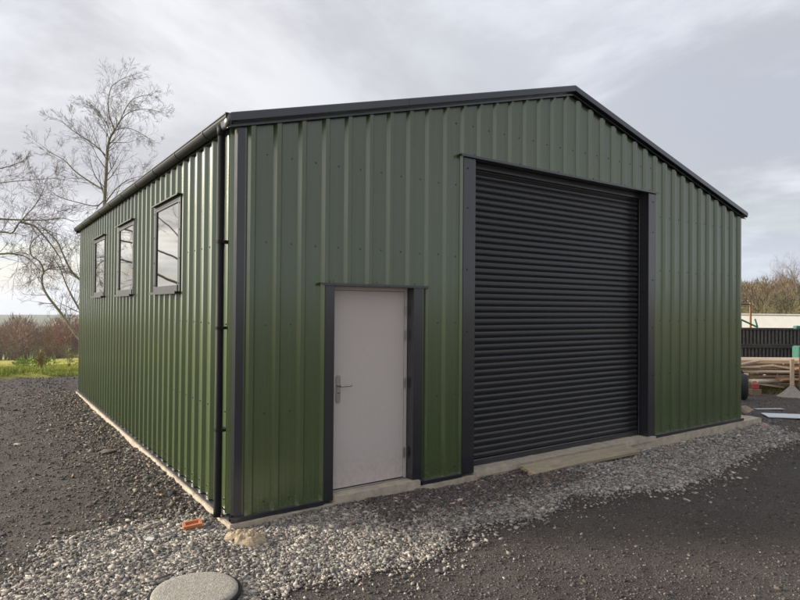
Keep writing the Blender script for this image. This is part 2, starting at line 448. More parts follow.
wins = [(1.76, 2.84), (4.18, 5.24), (6.56, 7.60)]
sd_holes = [(a, b, 2.05, 3.08) for a, b in wins]
wall_s, prof_s = clad(L, .125, lambda u: HE+.03, sd_holes, lambda u, d, z: (-d, u, z), 'side_wall', M['clad_side'])
wall_s2, _ = clad(L, .125, lambda u: HE+.03, [], lambda u, d, z: (W+d, u, z), 'side_wall', M['clad_side'])
wall_b, _ = clad(W, .125, lambda u: roofz(u), [], lambda u, d, z: (u, L+d, z), 'gable_wall', M['clad_front'])
# internal lining so that the openings are not see-through
m = MB()
for (x0, x1, y0, y1) in ((.14, .16, .3, L-.2), (W-.16, W-.14, .3, L-.2), (.14, W-.14, L-.2, L-.18)): m.box(x0, x1, y0, y1, 0, HE-.02)
m.build('inner_wall', M['interior'], shed)
# tek screws: rows where the sheeting rails run
m = MB()
def screw(p, axis):
    r = .0085; a = []
    for k in range(6):
        an = k*pi/3; c_, s_ = r*cos(an), r*sin(an)
        a.append((c_, s_))
    n = len(m.v)
    for h in (0, .007):
        for c_, s_ in a:
            m.v.append((p[0]+c_, p[1]-h, p[2]+s_) if axis == 1 else (p[0]-h, p[1]+c_, p[2]+s_))
    for i in range(6):
        j = (i+1) % 6; m.f.append((n+i, n+j, n+6+j, n+6+i))
    m.f.append(tuple(n+6+i for i in range(6)))
for zz in (.10, .90, 1.70, 2.45, 3.25, 3.95):
    u = .0
    while u < W:
        for q in (u+.02,):
            hole = any(h[0]-.18 < q < h[1]+.18 and h[3]+.02 > zz for h in fr_holes)
            if not hole and zz < roofz(q)-.15 and q > .12: screw((q, 0, zz+random.uniform(-.006, .006)), 1)
        u += .25
for q in (2.77, 3.5, 4.2, 4.9, 5.6, 6.2, .95, 1.45, 1.93): screw((q, -DP, 3.62 if q > 2.5 else 2.115), 1)
for zz in (.10, .90, 1.70, 2.45):
    u = 0
    while u < L:
        q = u+.02
        hole = any(h[0]-.1 < q < h[1]+.1 and h[2]-.05 < zz < h[3]+.02 for h in sd_holes)
        if not hole and q > .12: screw((0, q, zz), 0)
        u += .25
for a, b in wins:
    for zz in (2.12, 2.4, 2.72, 3.02):
        screw((-.041, a-.03, zz), 0); screw((-.041, b+.03, zz), 0)
tag(m.build('fixing_screw', M['anthracite'], shed), kind='stuff')

# corner flashings
def corner(cx, cy, sx, sy):
    m = MB(); o = .012; w = .058
    pr = [(-o*sx, w*sy), (-o*sx, -o*sy), (w*sx, -o*sy), (w*sx, -(o-.002)*sy), (-(o-.002)*sx, -(o-.002)*sy), (-(o-.002)*sx, w*sy)]
    m.extrude([(p[0], p[1], 0) for p in pr], (cx, cy, .0), (cx, cy, HE+.01))
    # returns to the pans
    m.box(min(cx+w*sx, cx+(w+.002)*sx), max(cx+w*sx, cx+(w+.002)*sx), min(cy, cy-o*sy), max(cy, cy-o*sy), 0, HE)
    m.box(min(cx, cx-o*sx), max(cx, cx-o*sx), min(cy+w*sy, cy+(w+.002)*sy), max(cy+w*sy, cy+(w+.002)*sy), 0, HE)
    return m.build('corner_flashing', M['anthracite'], shed)
corner(0, 0, 1, 1); corner(W, 0, -1, 1); corner(0, L, 1, -1); corner(W, L, -1, -1)
# drip flashings on the plinth
def drip(a, b, face):
    m = MB(); o = .046
    if face == 'f': m.box(a, b, -o, .0, -.028, -.02); m.box(a, b, -o, -o+.004, -.02, .012); m.box(a, b, .006, .009, -.02, .03); m.box(a, b, -o+.004, 0, .008, .012)
    else: m.box(-o, 0, a, b, -.028, -.02); m.box(-o, -o+.004, a, b, -.02, .004); m.box(-o+.004, 0, a, b, .0, .004)
    m.build('drip_flashing', M['anthracite'], shed)
drip(-.046, .86, 'f'); drip(2.04, 2.60, 'f'); drip(6.325, W+.046, 'f'); drip(.0, L, 's')

# verge flashings (front and back), with a folded box section and a lip on the cladding
def verge(x0, x1, yb, s, top=.125):
    """s = -1 for the front (outward is -Y)"""
    z0, z1 = roofz(x0) if x0 >= 0 and x0 <= W else HE+SL*(x0 if x0 < 0 else W-x0), roofz(x1) if 0 <= x1 <= W else HE+SL*(x1 if x1 < 0 else W-x1)
    Y = lambda d: yb+s*d
    pr = [(.0, Y(-.16), top), (0, Y(.080), top), (0, Y(.089), top-.004), (0, Y(.093), top-.013), (0, Y(.093), .048), (0, Y(.089), .045), (0, Y(.006), .046), (0, Y(.006), .024), (0, Y(.052), .022), (0, Y(.056), .0), (0, Y(.050), .0), (0, Y(.044), .016), (0, Y(.0), .018), (0, Y(.0), top-.02), (0, Y(-.16), top-.02)]
    m = MB(); m.extrude(pr, (x0, 0, z0), (x1, 0, z1)); return m
def build_verge(x0, x1, yb, s): return verge(x0, x1, yb, s).build('verge_flashing', M['anthracite'], shed)
for yb, s in ((0, -1), (L, 1)):
    build_verge(-.10, 1.80, yb, s); 
    o = build_verge(1.803, W/2-.0015, yb, s)
    build_verge(W/2+.0015, W-1.8, yb, s); build_verge(W-1.797, W+.075, yb, s)
# rounded end cap at the near eave
m = MB()
for cx in (-.128,):
    pr = []
    for k in range(9):
        an = -pi/2+pi*k/8
        pr.append((cx+.028-cos(an)*.028, 0, 3.49+.055*sin(an)))
    m.extrude(pr+[(-.10, 0, 3.545), (-.10, 0, 3.435)], (0, -.095, 0), (0, .1, 0))
m.build('verge_end_cap', M['anthracite'], shed, True)
# butt strap on the seam of the left verge

# roof sheets + ridge cap
for side in (0, 1):
    m = MB(); prof = profile(L+.1, .125)
    prof = [p for p in prof if -.06 <= p[0] <= L+.06]
    for (a, da), (b, db) in zip(prof, prof[1:]):
        xe, xr = (-.06, W/2) if side == 0 else (W+.06, W/2)
        ze, zr = HE+.055-.06*SL, HE+.055+SL*W/2
        m.quad((xe, a, ze+da), (xr, a, zr+da), (xr, b, zr+db), (xe, b, ze+db))
    m.build('roof_sheet', M['roofsheet'], shed)
m = MB(); zr = HE+.055+SL*W/2+.04
for s in (-1, 1): m.quad((W/2, -.09, zr+.01), (W/2, L+.09, zr+.01), (W/2+s*.15, L+.09, zr+.01-.15*SL), (W/2+s*.15, -.09, zr+.01-.15*SL))
m.build('ridge_cap', M['anthracite'], shed)
# eaves soffit strip
m = MB(); m.box(-.03, .02, .11, L, HE+.005, HE+.03); m.build('eaves_strip', M['dark'], shed)
# gutters
def gutter(xo, s):
    g = empty('gutter'); g.parent = shed
    pr = []
    R_ = .058
    for k in range(11):
        an = pi*k/10
        pr.append((s*(-cos(an))*R_, 0, -sin(an)*R_*1.05))
    inner = [(p[0]*.95, 0, p[2]*.95+.001) for p in pr[::-1]]
    lip = [(s*(-R_-.008), 0, .0), (s*(-R_-.008), 0, .009), (s*(-R_+.003), 0, .009)]
    m = MB(); m.extrude((pr[::-1]+lip+inner[::-1]) if s > 0 else (pr[::-1]+lip+inner[::-1]), (xo, -.06, 3.535), (xo, L+.05, 3.535))
    o = m.build('gutter_channel', M['gutter'], g)
    for yy in (-.066, L+.05):
        c = MB()
        cc = [(p[0]*1.12, 0, p[2]*1.12-.001) for p in pr]+[(s*R_*1.12, 0, .014), (-s*R_*1.12, 0, .014)]
        c.extrude(cc, (xo, yy, 3.535), (xo, yy+.006, 3.535))
        c.build('end_cap', M['gutter'], g)
    y = .6
    while y < L:
        b = MB(); bb = [(p[0]*1.09, 0, p[2]*1.09) for p in pr]+[(p[0]*1.0, 0, p[2]*1.0) for p in pr[::-1]]
        b.extrude(bb, (xo, y, 3.535), (xo, y+.03, 3.535)); y += 1.0
        b.build('gutter_bracket', M['gutter'], g)
    return g
gutter(-.078, 1); gutter(W+.078, -1)
# downpipe
dp = empty('downpipe'); dp.parent = shed
PX, PY = -.082, .205
MB().tube([(PX, PY, 3.485), (PX, PY, .12), (PX, PY, .07), (PX-.002, PY-.002, .02), (PX-.008, PY-.006, -.03)], .034, 16).build('pipe', M['pipe'], dp, True)
for zz in (2.45, 1.67, .75):
    m = MB(); m.tube([(PX, PY, zz-.013), (PX, PY, zz+.013)], .0385, 14)
    m.box(PX+.01, -.002, PY-.055, PY+.055, zz-.012, zz+.012)
    m.tube([(-.004, PY-.075, zz), (-.03, PY-.075, zz)], .011, 8)
    m.build('pipe_clip', M['pipe'], dp)
m = MB(); m.tube([(PX, PY, 3.50), (PX, PY, 3.455), (PX, PY, 3.41)], [.045, .043, .038], 14); m.build('outlet', M['pipe'], dp, True)

# windows in the long wall
def window(a, b):
    w = empty('window'); w.parent = shed
    z0, z1 = 2.05, 3.08; o = .040
    m = MB()
    def ring(x0, x1, ia, ib, iz0, iz1, oa, ob, oz0, oz1):
        m.box(x0, x1, oa, ia, oz0, oz1); m.box(x0, x1, ib, ob, oz0, oz1)
        m.box(x0, x1, ia, ib, oz0, iz0); m.box(x0, x1, ia, ib, iz1, oz1)
    ring(-o, -o+.003, a+.012, b-.012, z0+.012, z1-.012, a-.07, b+.07, z0-.02, z1+.03)
    # returns
    ring(-o+.003, .012, a+.012, b-.012, z0+.012, z1-.012, a+.006, b-.006, z0+.006, z1-.006)
    m.box(-o+.003, -.022, a-.07, a-.067, z0-.02, z1+.03); m.box(-o+.003, -.022, b+.067, b+.07, z0-.02, z1+.03)
    m.build('window_surround', M['gutter'], w)
    m = MB(); m.box(-.082, .0, a-.09, b+.06, z1+.031, z1+.036); m.box(-.085, -.082, a-.09, b+.06, z1+.020, z1+.036)
    m.build('head_flashing', M['gutter'], w)
    m = MB(); m.box(-.10, .0, a-.09, b+.06, z0-.030, z0-.022); m.box(-.10, -.097, a-.09, b+.06, z0-.050, z0-.030)
    m.box(-.05, -.041, a+.0, b-.0, z0-.022, z0+.05)
    m.build('window_sill', M['gutter'], w)
    m = MB(); ring(-.036, .01, a+.04, b-.04, z0+.04, z1-.04, a+.0125, b-.0125, z0+.0125, z1-.0125)
    m.build('window_frame', M['gutter'], w)
    m = MB(); m.box(-.024, -.018, a+.035, b-.035, z0+.035, z1-.035)
    m.build('pane', M['glass'], w)
t = NT('window_glass'); t.setc((.02, .022, .024)); t.setr(.02); t.b.inputs['IOR'].default_value = 3.4
t.setn(t.bump(t.noise(1.2, 1, .5), .004, .25)); M['glass'] = t.m
for a, b in wins: window(a, b)

# jamb and head trims of the two front openings
def trims(x0, x1, xo0, xo1, zt, depth, name):
    tr = empty(name); tr.parent = shed
    o = .040
    for a, b, ra in ((xo0, x0, x0), (x1, xo1, x1)):
        m = MB()
        m.box(a, b, -o, -o+.003, .0, zt+.0)
        m.box(a, a+.003, -o+.003, .0, .0, zt); m.box(b-.003, b, -o+.003, 0.0, .0, zt)
        if ra == x0: m.box(x0-.003, x0, .0, depth, .0, zt)
        else: m.box(x1, x1+.003, .0, depth, .0, zt)
        for k in range(5):
            pass
        m.build('jamb_flashing', M['anthracite'], tr)
    m = MB()
    m.box(xo0-.055, xo1+.055, -.068, .0, zt+.016, zt+.020); m.box(xo0-.055, xo1+.055, -.071, -.068, zt-.006, zt+.020)
    m.box(xo0-.0, xo1+.0, -.066, depth, zt+.001, zt+.004)
    m.build('head_flashing', M['anthracite'], tr)
    return tr
tr1 = trims(.963, 1.915, .862, 2.036, 2.08, .10, 'door_trim')
tr2 = trims(2.779, 6.163, 2.60, 6.325, 3.58, .16, 'shutter_trim')
for xx, zs in ((2.66, (.15, .9, 1.6, 2.3, 3.0, 3.45)), (6.27, (.15, .9, 1.6, 2.3, 3.0, 3.45))):
    for zz in zs: MB().tube([(xx, -.0395, zz), (xx, -.046, zz)], .009, 6).build('trim_screw', M['dark'], tr2)

# personnel door
door = empty('door'); door.parent = shed
m = MB(); yb = .10
fx0, fx1, fz = .966, 1.912, 2.078
m.box(fx0, fx0+.035, yb-.028, yb+.05, .045, fz, .002); m.box(fx1-.035, fx1, yb-.028, yb+.05, .045, fz, .002); m.box(fx0+.035, fx1-.035, yb-.028, yb+.05, fz-.04, fz, .002)
m.build('door_frame', M['door'], door)
MB().box(fx0+.035, fx1-.035, yb-.01, yb+.04, .05, fz-.04).build('door_rebate', M['dark'], door)
MB().box(fx0+.039, fx1-.039, yb-.024, yb-.011, .062, fz-.044, .003).build('door_leaf', M['door'], door)
MB().box(fx0+.002, fx1-.002, yb-.045, yb-.012, .043, .056, .002).build('threshold_bar', M['steel'], door)
h = empty('door_handle'); h.parent = door
yh = yb-.024
m = MB()
pts = []
def plate(cx, cz, w, hh, y0, y1):
    pr = []
    for k in range(13):
        an = pi*k/12; pr.append((cx+cos(an)*w, 0, cz+hh+sin(an)*w))
    for k in range(13):
        an = pi+pi*k/12; pr.append((cx+cos(an)*w, 0, cz-hh+sin(an)*w))
    m.extrude(pr, (0, y1, 0), (0, y0, 0))
plate(1.072, 1.05, .024, .115, yh-.010, yh); m.build('backplate', M['steel'], h)
m = MB(); m.tube([(1.072, yh-.01, 1.085), (1.072, yh-.05, 1.085), (1.085, yh-.062, 1.085), (1.12, yh-.064, 1.084), (1.185, yh-.062, 1.083), (1.20, yh-.055, 1.083)], [.011, .010, .010, .0095, .009, .008], 10)
m.tube([(1.072, yh-.01, 1.02), (1.072, yh-.018, 1.02)], .011, 10); m.build('lever', M['steel'], h, True)
for zz in (1.83, 1.57, 1.06, .32):
    m = MB(); m.tube([(fx1-.037, yb-.038, zz-.055), (fx1-.037, yb-.038, zz+.055)], .008, 8); m.box(fx1-.037, fx1-.018, yb-.031, yb-.029, zz-.05, zz+.05)
    m.build('hinge', M['steel'], door)
MB().box(1.77, 1.815, yb-.0255, yb-.0243, 1.955, 1.968).build('maker_plate', M['steel'], door)

# roller shutter
rs = empty('roller_shutter'); rs.parent = shed
m = MB(); pitch = .0752; z = .085; yc = .135; xs = (2.80, 6.14)
prev = None; rows = []
while z < 3.575:
    for t_, dy in ((0.0, .006), (.06, -.002), (.2, -.0085), (.4, -.0125), (.6, -.0125), (.8, -.0085), (.92, -.002), (.95, .006)):
        zz = z+t_*pitch
        if zz < 3.578: rows.append((zz, yc+dy))
    z += pitch
nseg = 1
for (za, ya), (zb, yb2) in zip(rows, rows[1:]):
    m.quad((xs[0], ya, za), (xs[1], ya, za), (xs[1], yb2, zb), (xs[0], yb2, zb))
cur = m.build('curtain', M['shutter'], rs)
MB().box(xs[0], xs[1], .112, .142, .012, .085, .006).build('bottom_bar', M['anthracite'], rs)
for a, b in ((2.782, 2.80), (6.14, 6.16)):
    m = MB(); m.box(a, b, .100, .112, .02, 3.57); 
    m.build('guide_rail', M['anthracite'], rs)
m = MB(); m.box(6.1395, 6.1425, .092, .0995, .02, 3.5); m.build('guide_edge', M['steel'], rs)
MB().box(2.785, 6.158, .085, .118, 3.50, 3.578, .004).build('shutter_head', M['shutter'], rs)

# plinth
def rough_slab(name, x0, x1, y0, y1, z0, z1, mat, parent, nx_, ny_, amp=.006, seed=0):
    """closed slab with a slightly uneven top and ragged sides"""
    m = MB()
    xsn = np.linspace(x0, x1, nx_+1); ysn = np.linspace(y0, y1, ny_+1)
    def P(i, j, top):
        x, y = xsn[i], ysn[j]
        e = (vnoise(np.array([x*9.]), np.array([y*9.+seed]), 40+seed)[0]-.5)*2
        e2 = (vnoise(np.array([x*23.]), np.array([y*23.+seed]), 50+seed)[0]-.5)*2
        ex = (i in (0, nx_)) or (j in (0, ny_))
        zz = z1+amp*e+amp*.5*e2 - (abs(e2)*amp*1.6 if ex else 0) if top else z0
        dx = (e2*amp if i in (0, nx_) else 0); dy = (e*amp*1.3 if j in (0, ny_) else 0)
        return (x+dx, y+dy, zz)
    for i in range(nx_):
        for j in range(ny_): m.quad(P(i, j, 1), P(i+1, j, 1), P(i+1, j+1, 1), P(i, j+1, 1))
    for i in range(nx_):
        m.quad(P(i, 0, 0), P(i+1, 0, 0), P(i+1, 0, 1), P(i, 0, 1)); m.quad(P(i+1, ny_, 0), P(i, ny_, 0), P(i, ny_, 1), P(i+1, ny_, 1))
    for j in range(ny_):
        m.quad(P(0, j+1, 0), P(0, j, 0), P(0, j, 1), P(0, j+1, 1)); m.quad(P(nx_, j, 0), P(nx_, j+1, 0), P(nx_, j+1, 1), P(nx_, j, 1))
    return m.build(name, mat, parent)
rough_slab('plinth', -.062, .3, .30, L+.06, -.4, -.030, M['concrete'], shed, 4, 150, .005, 1)
rough_slab('plinth', -.062, 9.55, -.068, .299, -.4, -.031, M['concrete'], shed, 160, 4, .005, 2)
rough_slab('plinth', W-.3, W+.062, .30, L+.06, -.4, -.030, M['concrete'], shed, 4, 60, .005, 3)
rough_slab('plinth', .301, W-.301, L-.3, L+.06, -.4, -.032, M['concrete'], shed, 60, 4, .005, 4)
rough_slab('floor_slab', .301, W-.301, .30, L-.301, -.4, -.0, M['concrete'], shed, 20, 20, .001, 4)
rough_slab('door_step', .968, 2.0, -.075, .12, -.05, .041, M['concrete'], shed, 20, 4, .005, 5)
rough_slab('shutter_threshold', 2.785, 6.30, -.085, .2, -.05, .012, M['concrete'], shed, 60, 4, .004, 6)

# ================================================================== things lying about
M['board'] = m_wood('weathered_board', (.52, .42, .3), (.34, .27, .19), (2, 30, 30))
# scaffold board by the shutter
pl, pr_ = on(534, 475, 2, -.075), on(639, 451.5, 2, -.10)
ang = math.atan2(pr_[1]-pl[1], pr_[0]-pl[0]); ln = math.hypot(*(pr_-pl)[:2])
m = MB(); ns = 26
bw, th = .225, .036; ln = 2.07
def bz(s_, w_): return .008*sin(s_*2.1)
rows = []
for i in range(ns+1):
    s_ = ln*i/ns
    jag = (-.06 if i == 0 else 0)
    rows.append([(s_+(RNG.uniform(-.05, .05) if i == 0 else (RNG.uniform(-.01, .01) if i == ns else 0)), bw*k/6, bz(s_, k/6)) for k in range(7)])
for i in range(ns):
    for k in range(6):
        a, b, c, d = rows[i][k], rows[i+1][k], rows[i+1][k+1], rows[i][k+1]
        m.quad(a, b, c, d); lo = lambda p: (p[0], p[1], p[2]-th)
        m.quad(lo(d), lo(c), lo(b), lo(a))
    a, b = rows[i][0], rows[i+1][0]; m.quad(lo(a), lo(b), b, a)
    a, b = rows[i][6], rows[i+1][6]; m.quad(a, b, lo(b), lo(a))
for k in range(6):
    a, b = rows[0][k], rows[0][k+1]; m.quad(lo(b), lo(a), a, b)
    a, b = rows[ns][k], rows[ns][k+1]; m.quad(lo(a), lo(b), b, a)
o = m.build('wooden_board', M['board']); o.location = (3.42, -.375, -.042); o.rotation_euler = (radians(13), 0, .008)
tag(o, 'long weathered wooden board lying on the gravel below the roller shutter', 'board')
# chipped end splinters belong to the board
m = MB()
for k in range(7):
    y0 = bw*(k+.5)/7; m.tri((.02, y0-.014, .006), (.03, y0+.014, .004), (-.06-RNG.uniform(0, .05), y0+RNG.uniform(-.02, .02), -.012))
m.build('splintered_end', m_plain('fresh_splinters', (.55, .4, .22), .8, .3), o)

# manhole cover
fc = on(192, 573, 2, -.03); dirv = (fc-CAM)[:2]; dirv /= np.linalg.norm(dirv)
mc = fc[:2]-dirv*.285+np.array([.02, -.01])
m = MB(); nr = 56; MS = .93
cvr = tag(empty('manhole_cover', (mc[0], mc[1], -.04)), 'round speckled concrete manhole cover set in the pale gravel', 'manhole cover')
rings = [(.0, .022), (.08, .0225), (.16, .022), (.24, .0215), (.285, .020), (.297, .015), (.300, .006), (.300, -.06)]
m.v = [(0, 0, .022)]
for ri, (r_, z_) in enumerate(rings[1:]):
    for k in range(nr):
        an = 2*pi*k/nr; j_ = 1+.006*math.sin(5*an+ri)
        m.v.append((cos(an)*r_*j_*MS, sin(an)*r_*j_*MS, z_+random.uniform(-.001, .001)))
for k in range(nr): m.f.append((0, 1+k, 1+(k+1) % nr))
for ri in range(len(rings)-2):
    for k in range(nr):
        k2 = (k+1) % nr; m.f.append((1+ri*nr+k, 1+(ri+1)*nr+k, 1+(ri+1)*nr+k2, 1+ri*nr+k2))
t = NT('speckled_concrete')
c = t.mix(t.ramp(t.voro(95, 'F1', 'Color'), [(.2, 0), (.8, 1)]), (.24, .225, .2), (.42, .39, .345))
c = t.mix(t.ramp(t.noise(130, 3, .7), [(.32, 1), (.42, 0)]), c, (.14, .125, .11)); c = t.mix(t.math('MULTIPLY', t.noise(6, 4, .6), .4), c, (.3, .26, .2))
t.setc(c); t.setr(.9); n = t.bump(t.voro(110), .003, .8); t.setn(t.bump(t.noise(40, 5, .7), .003, .5, n))
m.build('cover_lid', t.m, cvr, True)
m = MB(); 
for k in range(nr):
    a0, a1 = 2*pi*k/nr, 2*pi*(k+1)/nr
    for (r0, z0), (r1, z1) in (((.284, -.06), (.284, .002)), ((.284, .002), (.299, .002)), ((.299, .002), (.301, -.06))):
        m.quad((r0*cos(a0), r0*sin(a0), z0), (r0*cos(a1), r0*sin(a1), z0), (r1*cos(a1), r1*sin(a1), z1), (r1*cos(a0), r1*sin(a0), z1))
m.build('rim', M['dark'], cvr, True)

# lump of spilled concrete at the corner
def lump(name, c, rx, ry, h, mat, seed, rz=0, n=34, parent=None):
    m = MB()
    g = np.zeros((n+1, n+1, 3))
    for i in range(n+1):
        for j in range(n+1):
            a = 2*pi*i/n; r = j/n
            rr = 1+.16*sin(2*a+seed)+.1*sin(3*a+seed*2)+.06*sin(7*a+seed)
            px, py = cos(a)*r*rx*rr, sin(a)*r*ry*rr
            nn = vnoise(np.array([px*30+50]), np.array([py*30+50]), seed)[0]*.6+vnoise(np.array([px*80+50]), np.array([py*80+50]), seed+1)[0]*.4
            g[i, j] = (px, py, h*((1-r**2.5)**.8)*(.72+.56*(nn-.5)+.2*(nn))-.012*(r > .97))
    for i in range(n):
        for j in range(n): m.quad(g[i, j], g[i, j+1], g[i+1, j+1], g[i+1, j])
    o = m.build(name, mat, parent); o.location = c; o.rotation_euler = (0, 0, rz); return o
cc = on(246, 539, 2, -.05)
tag(lump('concrete_spill', (cc[0], cc[1], -.062), .185, .13, .085, m_concrete('sandy_concrete', (.55, .43, .29), (.3, .22, .14), 30), 3, -.6),
    'sandy lump of spilled concrete on gravel below the near corner of the shed', 'concrete lump')
# frogged orange brick
bp = on(192, 527, 2, -.05)
m = MB(); bx, by, bh = .078, .042, .024
outer = [(-bx, -by), (bx, -by), (bx, by), (-bx, by)]; inn = [(-bx+.022, -by+.018), (bx-.022, -by+.018), (bx-.022, by-.018), (-bx+.022, by-.018)]
for i in range(4):
    j = (i+1) % 4
    m.quad((*outer[i], -bh), (*outer[j], -bh), (*outer[j], bh), (*outer[i], bh))
    m.quad((*outer[i], bh), (*outer[j], bh), (*inn[j], bh), (*inn[i], bh))
    m.quad((*inn[i], bh), (*inn[j], bh), (inn[j][0]*.9, inn[j][1]*.9, bh-.022), (inn[i][0]*.9, inn[i][1]*.9, bh-.022))
m.quad(*[(q[0]*.9, q[1]*.9, bh-.022) for q in inn])
o = m.build('brick', m_plain('orange_clay', (.52, .2, .09), .85, .25, 25)); o.location = (bp[0], bp[1]-.01, -.030); o.rotation_euler = (radians(14), radians(-5), YAW*-1+.45)
tag(o, 'orange clay brick with a hollow frog lying on gravel beside the near corner', 'brick')
# small loose pieces
def rock(name, u, v, s, col, label, cat, flat=.5, zz=-.05, seed=1, mat=None):
    r = random.Random(seed); p = on(u, v, 2, zz)
    m = MB(); vs = [Vector(q) for q in IV]
    import bmesh
    bm = bmesh.new(); bmesh.ops.create_icosphere(bm, subdivisions=2, radius=1)
    offs = [Vector((r.uniform(-1, 1), r.uniform(-1, 1), r.uniform(-1, 1))).normalized() for _ in range(9)]
    for w in bm.verts:
        d = 1.0
        for q in offs:
            dd = w.co.dot(q)
            if dd > .62: w.co -= q*(dd-.62)
        w.co.x *= s*.5; w.co.y *= s*.36; w.co.z *= s*flat*.5
    me = bpy.data.meshes.new(name); bm.to_mesh(me); bm.free()
    o = bpy.data.objects.new(name, me); COL.objects.link(o); me.materials.append(mat or m_plain(name+'_stone', col, .85, .3, 30))
    o.location = (p[0], p[1], float(gheight(p[0], p[1]))+s*flat*.25); o.rotation_euler = (r.uniform(-.15, .15), r.uniform(-.15, .15), r.uniform(0, 3))
    return tag(o, label, cat)
rock('stone', 107, 451, .30, (.16, .14, .12), 'flat grey slab of stone in the dark hardcore beside the long wall', 'stone', .25, -.05, 3)
rock('stone', 172, 493, .13, (.045, .042, .045), 'nearly black stone among the rubble close to the long wall', 'stone', .6, -.05, 5)
rock('stone', 108, 546, .11, (.2, .18, .16), 'round brownish grey stone flush in the left part of the gravel', 'stone', .5, -.05, 6)
rock('stone', 18, 443, .14, (.5, .47, .42), 'small pale flat stone lying alone on the dark ground at far left', 'stone', .25, -.05, 8)
rock('stone', 739, 436, .12, (.62, .6, .56), 'white broken stone lying on gravel in front of the right corner of the shed', 'stone', .4, -.13, 9)
rock('stone', 459, 504, .11, (.5, .42, .33), 'pale buff stone at the edge of the dark gravel before the shutter', 'stone', .4, -.08, 12)
p = on(150, 540, 2, -.03); m = MB(); m.box(-.028, .028, -.024, .024, 0, .012, .003)
o = m.build('tile_fragment', m_plain('white_glaze', (.75, .73, .7), .4, .05)); o.location = (p[0], p[1], -.028); o.rotation_euler = (.12, .1, -.5)
tag(o, 'small square white tile fragment lying on the pale gravel', 'tile fragment')
rock('rubble_block', 746, 411.5, .34, (.42, .33, .26), 'broken chunk of pinkish concrete resting on the end of the plinth by the right corner', 'rubble', .55, .02, 14).location.z = .05
rock('stone', 764, 425, .2, (.36, .24, .19), 'pinkish stone lying at the end of the plinth right of the shed', 'stone', .5, -.1, 15)
# white board on the ground
p0 = on(787, 419, 2, -.17); rz = -YAW
o = MB().box(-.42, .42, -.21, .21, 0, .018, .003).build('white_sheet', m_plain('white_faced_board', (.66, .69, .72), .5, .06)); o.location = (p0[0]+.1, p0[1], float(gheight(p0[0], p0[1]))+.02); o.rotation_euler = (.01, -.01, rz-.25)
tag(o, 'flat white board lying on the dark ground right of the shed', 'board')
p0 = on(769, 409.5, 2, -.17)
o = MB().box(-.30, .30, -.06, .06, 0, .012, .002).build('pale_batten', m_plain('pale_batten_paint', (.4, .4, .41), .5, .1)); o.location = (p0[0], p0[1], float(gheight(p0[0], p0[1]))+.015); o.rotation_euler = (0, 0, rz+.1)
tag(o, 'narrow pale batten on the dark ground behind the white board', 'batten')

# ================================================================== yard on the right
woods = [m_wood('timber_tone_%s' % nme, a, b, (2, 25, 25)) for nme, a, b in (('pale', (.75, .56, .37), (.55, .4, .26)), ('tan', (.62, .36, .21), (.42, .24, .14)), ('grey', (.55, .43, .33), (.36, .27, .2)), ('white', (.72, .6, .45), (.55, .44, .31)))]
def place(o, P, rz=-YAW):
    o.location = P; o.rotation_euler = (0, 0, rz); return o
gz = lambda P: float(gheight(P[0], P[1]))
# stack of planks on bearers: each plank lies loose
ctr = deep(790, 385, 16.2); g0 = gz(ctr)
rr = random.Random(5)
layer = 0; z = g0+.12; cnt = 0
grp = 'loose planks in the timber stack'
for i in range(3):
    o = MB().box(-.05, .05, -.6, .6, 0, .12, .004).build('timber_bearer', woods[2]); place(o, (ctr[0]+cos(-YAW)*(-1.3+1.3*i), ctr[1]+sin(-YAW)*(-1.3+1.3*i), g0-.01))
    tag(o, 'squared timber bearer under the stack of loose planks', 'timber', 'bearers under the timber stack')
where = ['bottom layer of the timber stack', 'second layer of the timber stack', 'third layer of the timber stack', 'fourth layer of the timber stack', 'fifth layer of the timber stack', 'sixth layer of the timber stack', 'seventh layer of the timber stack', 'top of the timber stack']
while layer < 8:
    thk = rr.choice([.05, .06, .075, .09]); mt = rr.choice(woods)
    if layer == 7: thk = .09; mt = woods[0]
    for k in range(4):
        if layer > 1 and layer < 7 and rr.random() < .18: continue
        lenp = rr.uniform(1.2, 3.3); off = rr.uniform(-.8, .8); wd = rr.uniform(.14, .2)
        if layer == 7: lenp = 3.9-.35*k; off = .1*k-.1
        mt = rr.choice(woods) if layer < 7 else woods[3 if k % 2 else 0]
        o = MB().box(-lenp/2, lenp/2, -wd/2, wd/2, 0, thk-.012*rr.random(), .004).build('plank', mt)
        ly = -.42+k*.27+rr.uniform(-.03, .03)
        ax, ay = cos(-YAW), sin(-YAW)
        rz_ = -YAW+rr.uniform(-.26, .26)*(layer < 7)
        o.location = (ctr[0]+ax*off-ay*ly, ctr[1]+ay*off+ax*ly, z); o.rotation_euler = (0, (rr.uniform(-.045, .045)*(layer < 7)), rz_)
        tag(o, 'sawn plank in the %s, right of the shed' % where[layer], 'plank', grp)
    z += thk+.022; layer += 1
ztop = z
# offcuts jumbled along the face of the stack
for i in range(16):
    lx = rr.uniform(-1.75, 1.2); zz_ = g0+.12+rr.uniform(.0, .62); ly = -.60-rr.uniform(0, .22)-.15*(zz_ < g0+.4)
    ln_ = rr.uniform(.5, 1.3)
    o = MB().box(-ln_/2, ln_/2, -rr.uniform(.05, .09), .06, 0, rr.choice([.025, .04, .05]), .003).build('timber_offcut', woods[i % 4])
    o.location = (ctr[0]+ax*lx-ay*ly, ctr[1]+ay*lx+ax*ly, zz_); o.rotation_euler = (rr.uniform(-.5, .3), rr.uniform(-.16, .16), -YAW+rr.uniform(-.45, .45))
    tag(o, 'short sawn offcut jumbled against the face of the timber stack', 'offcut', 'offcuts jumbled in the timber stack')
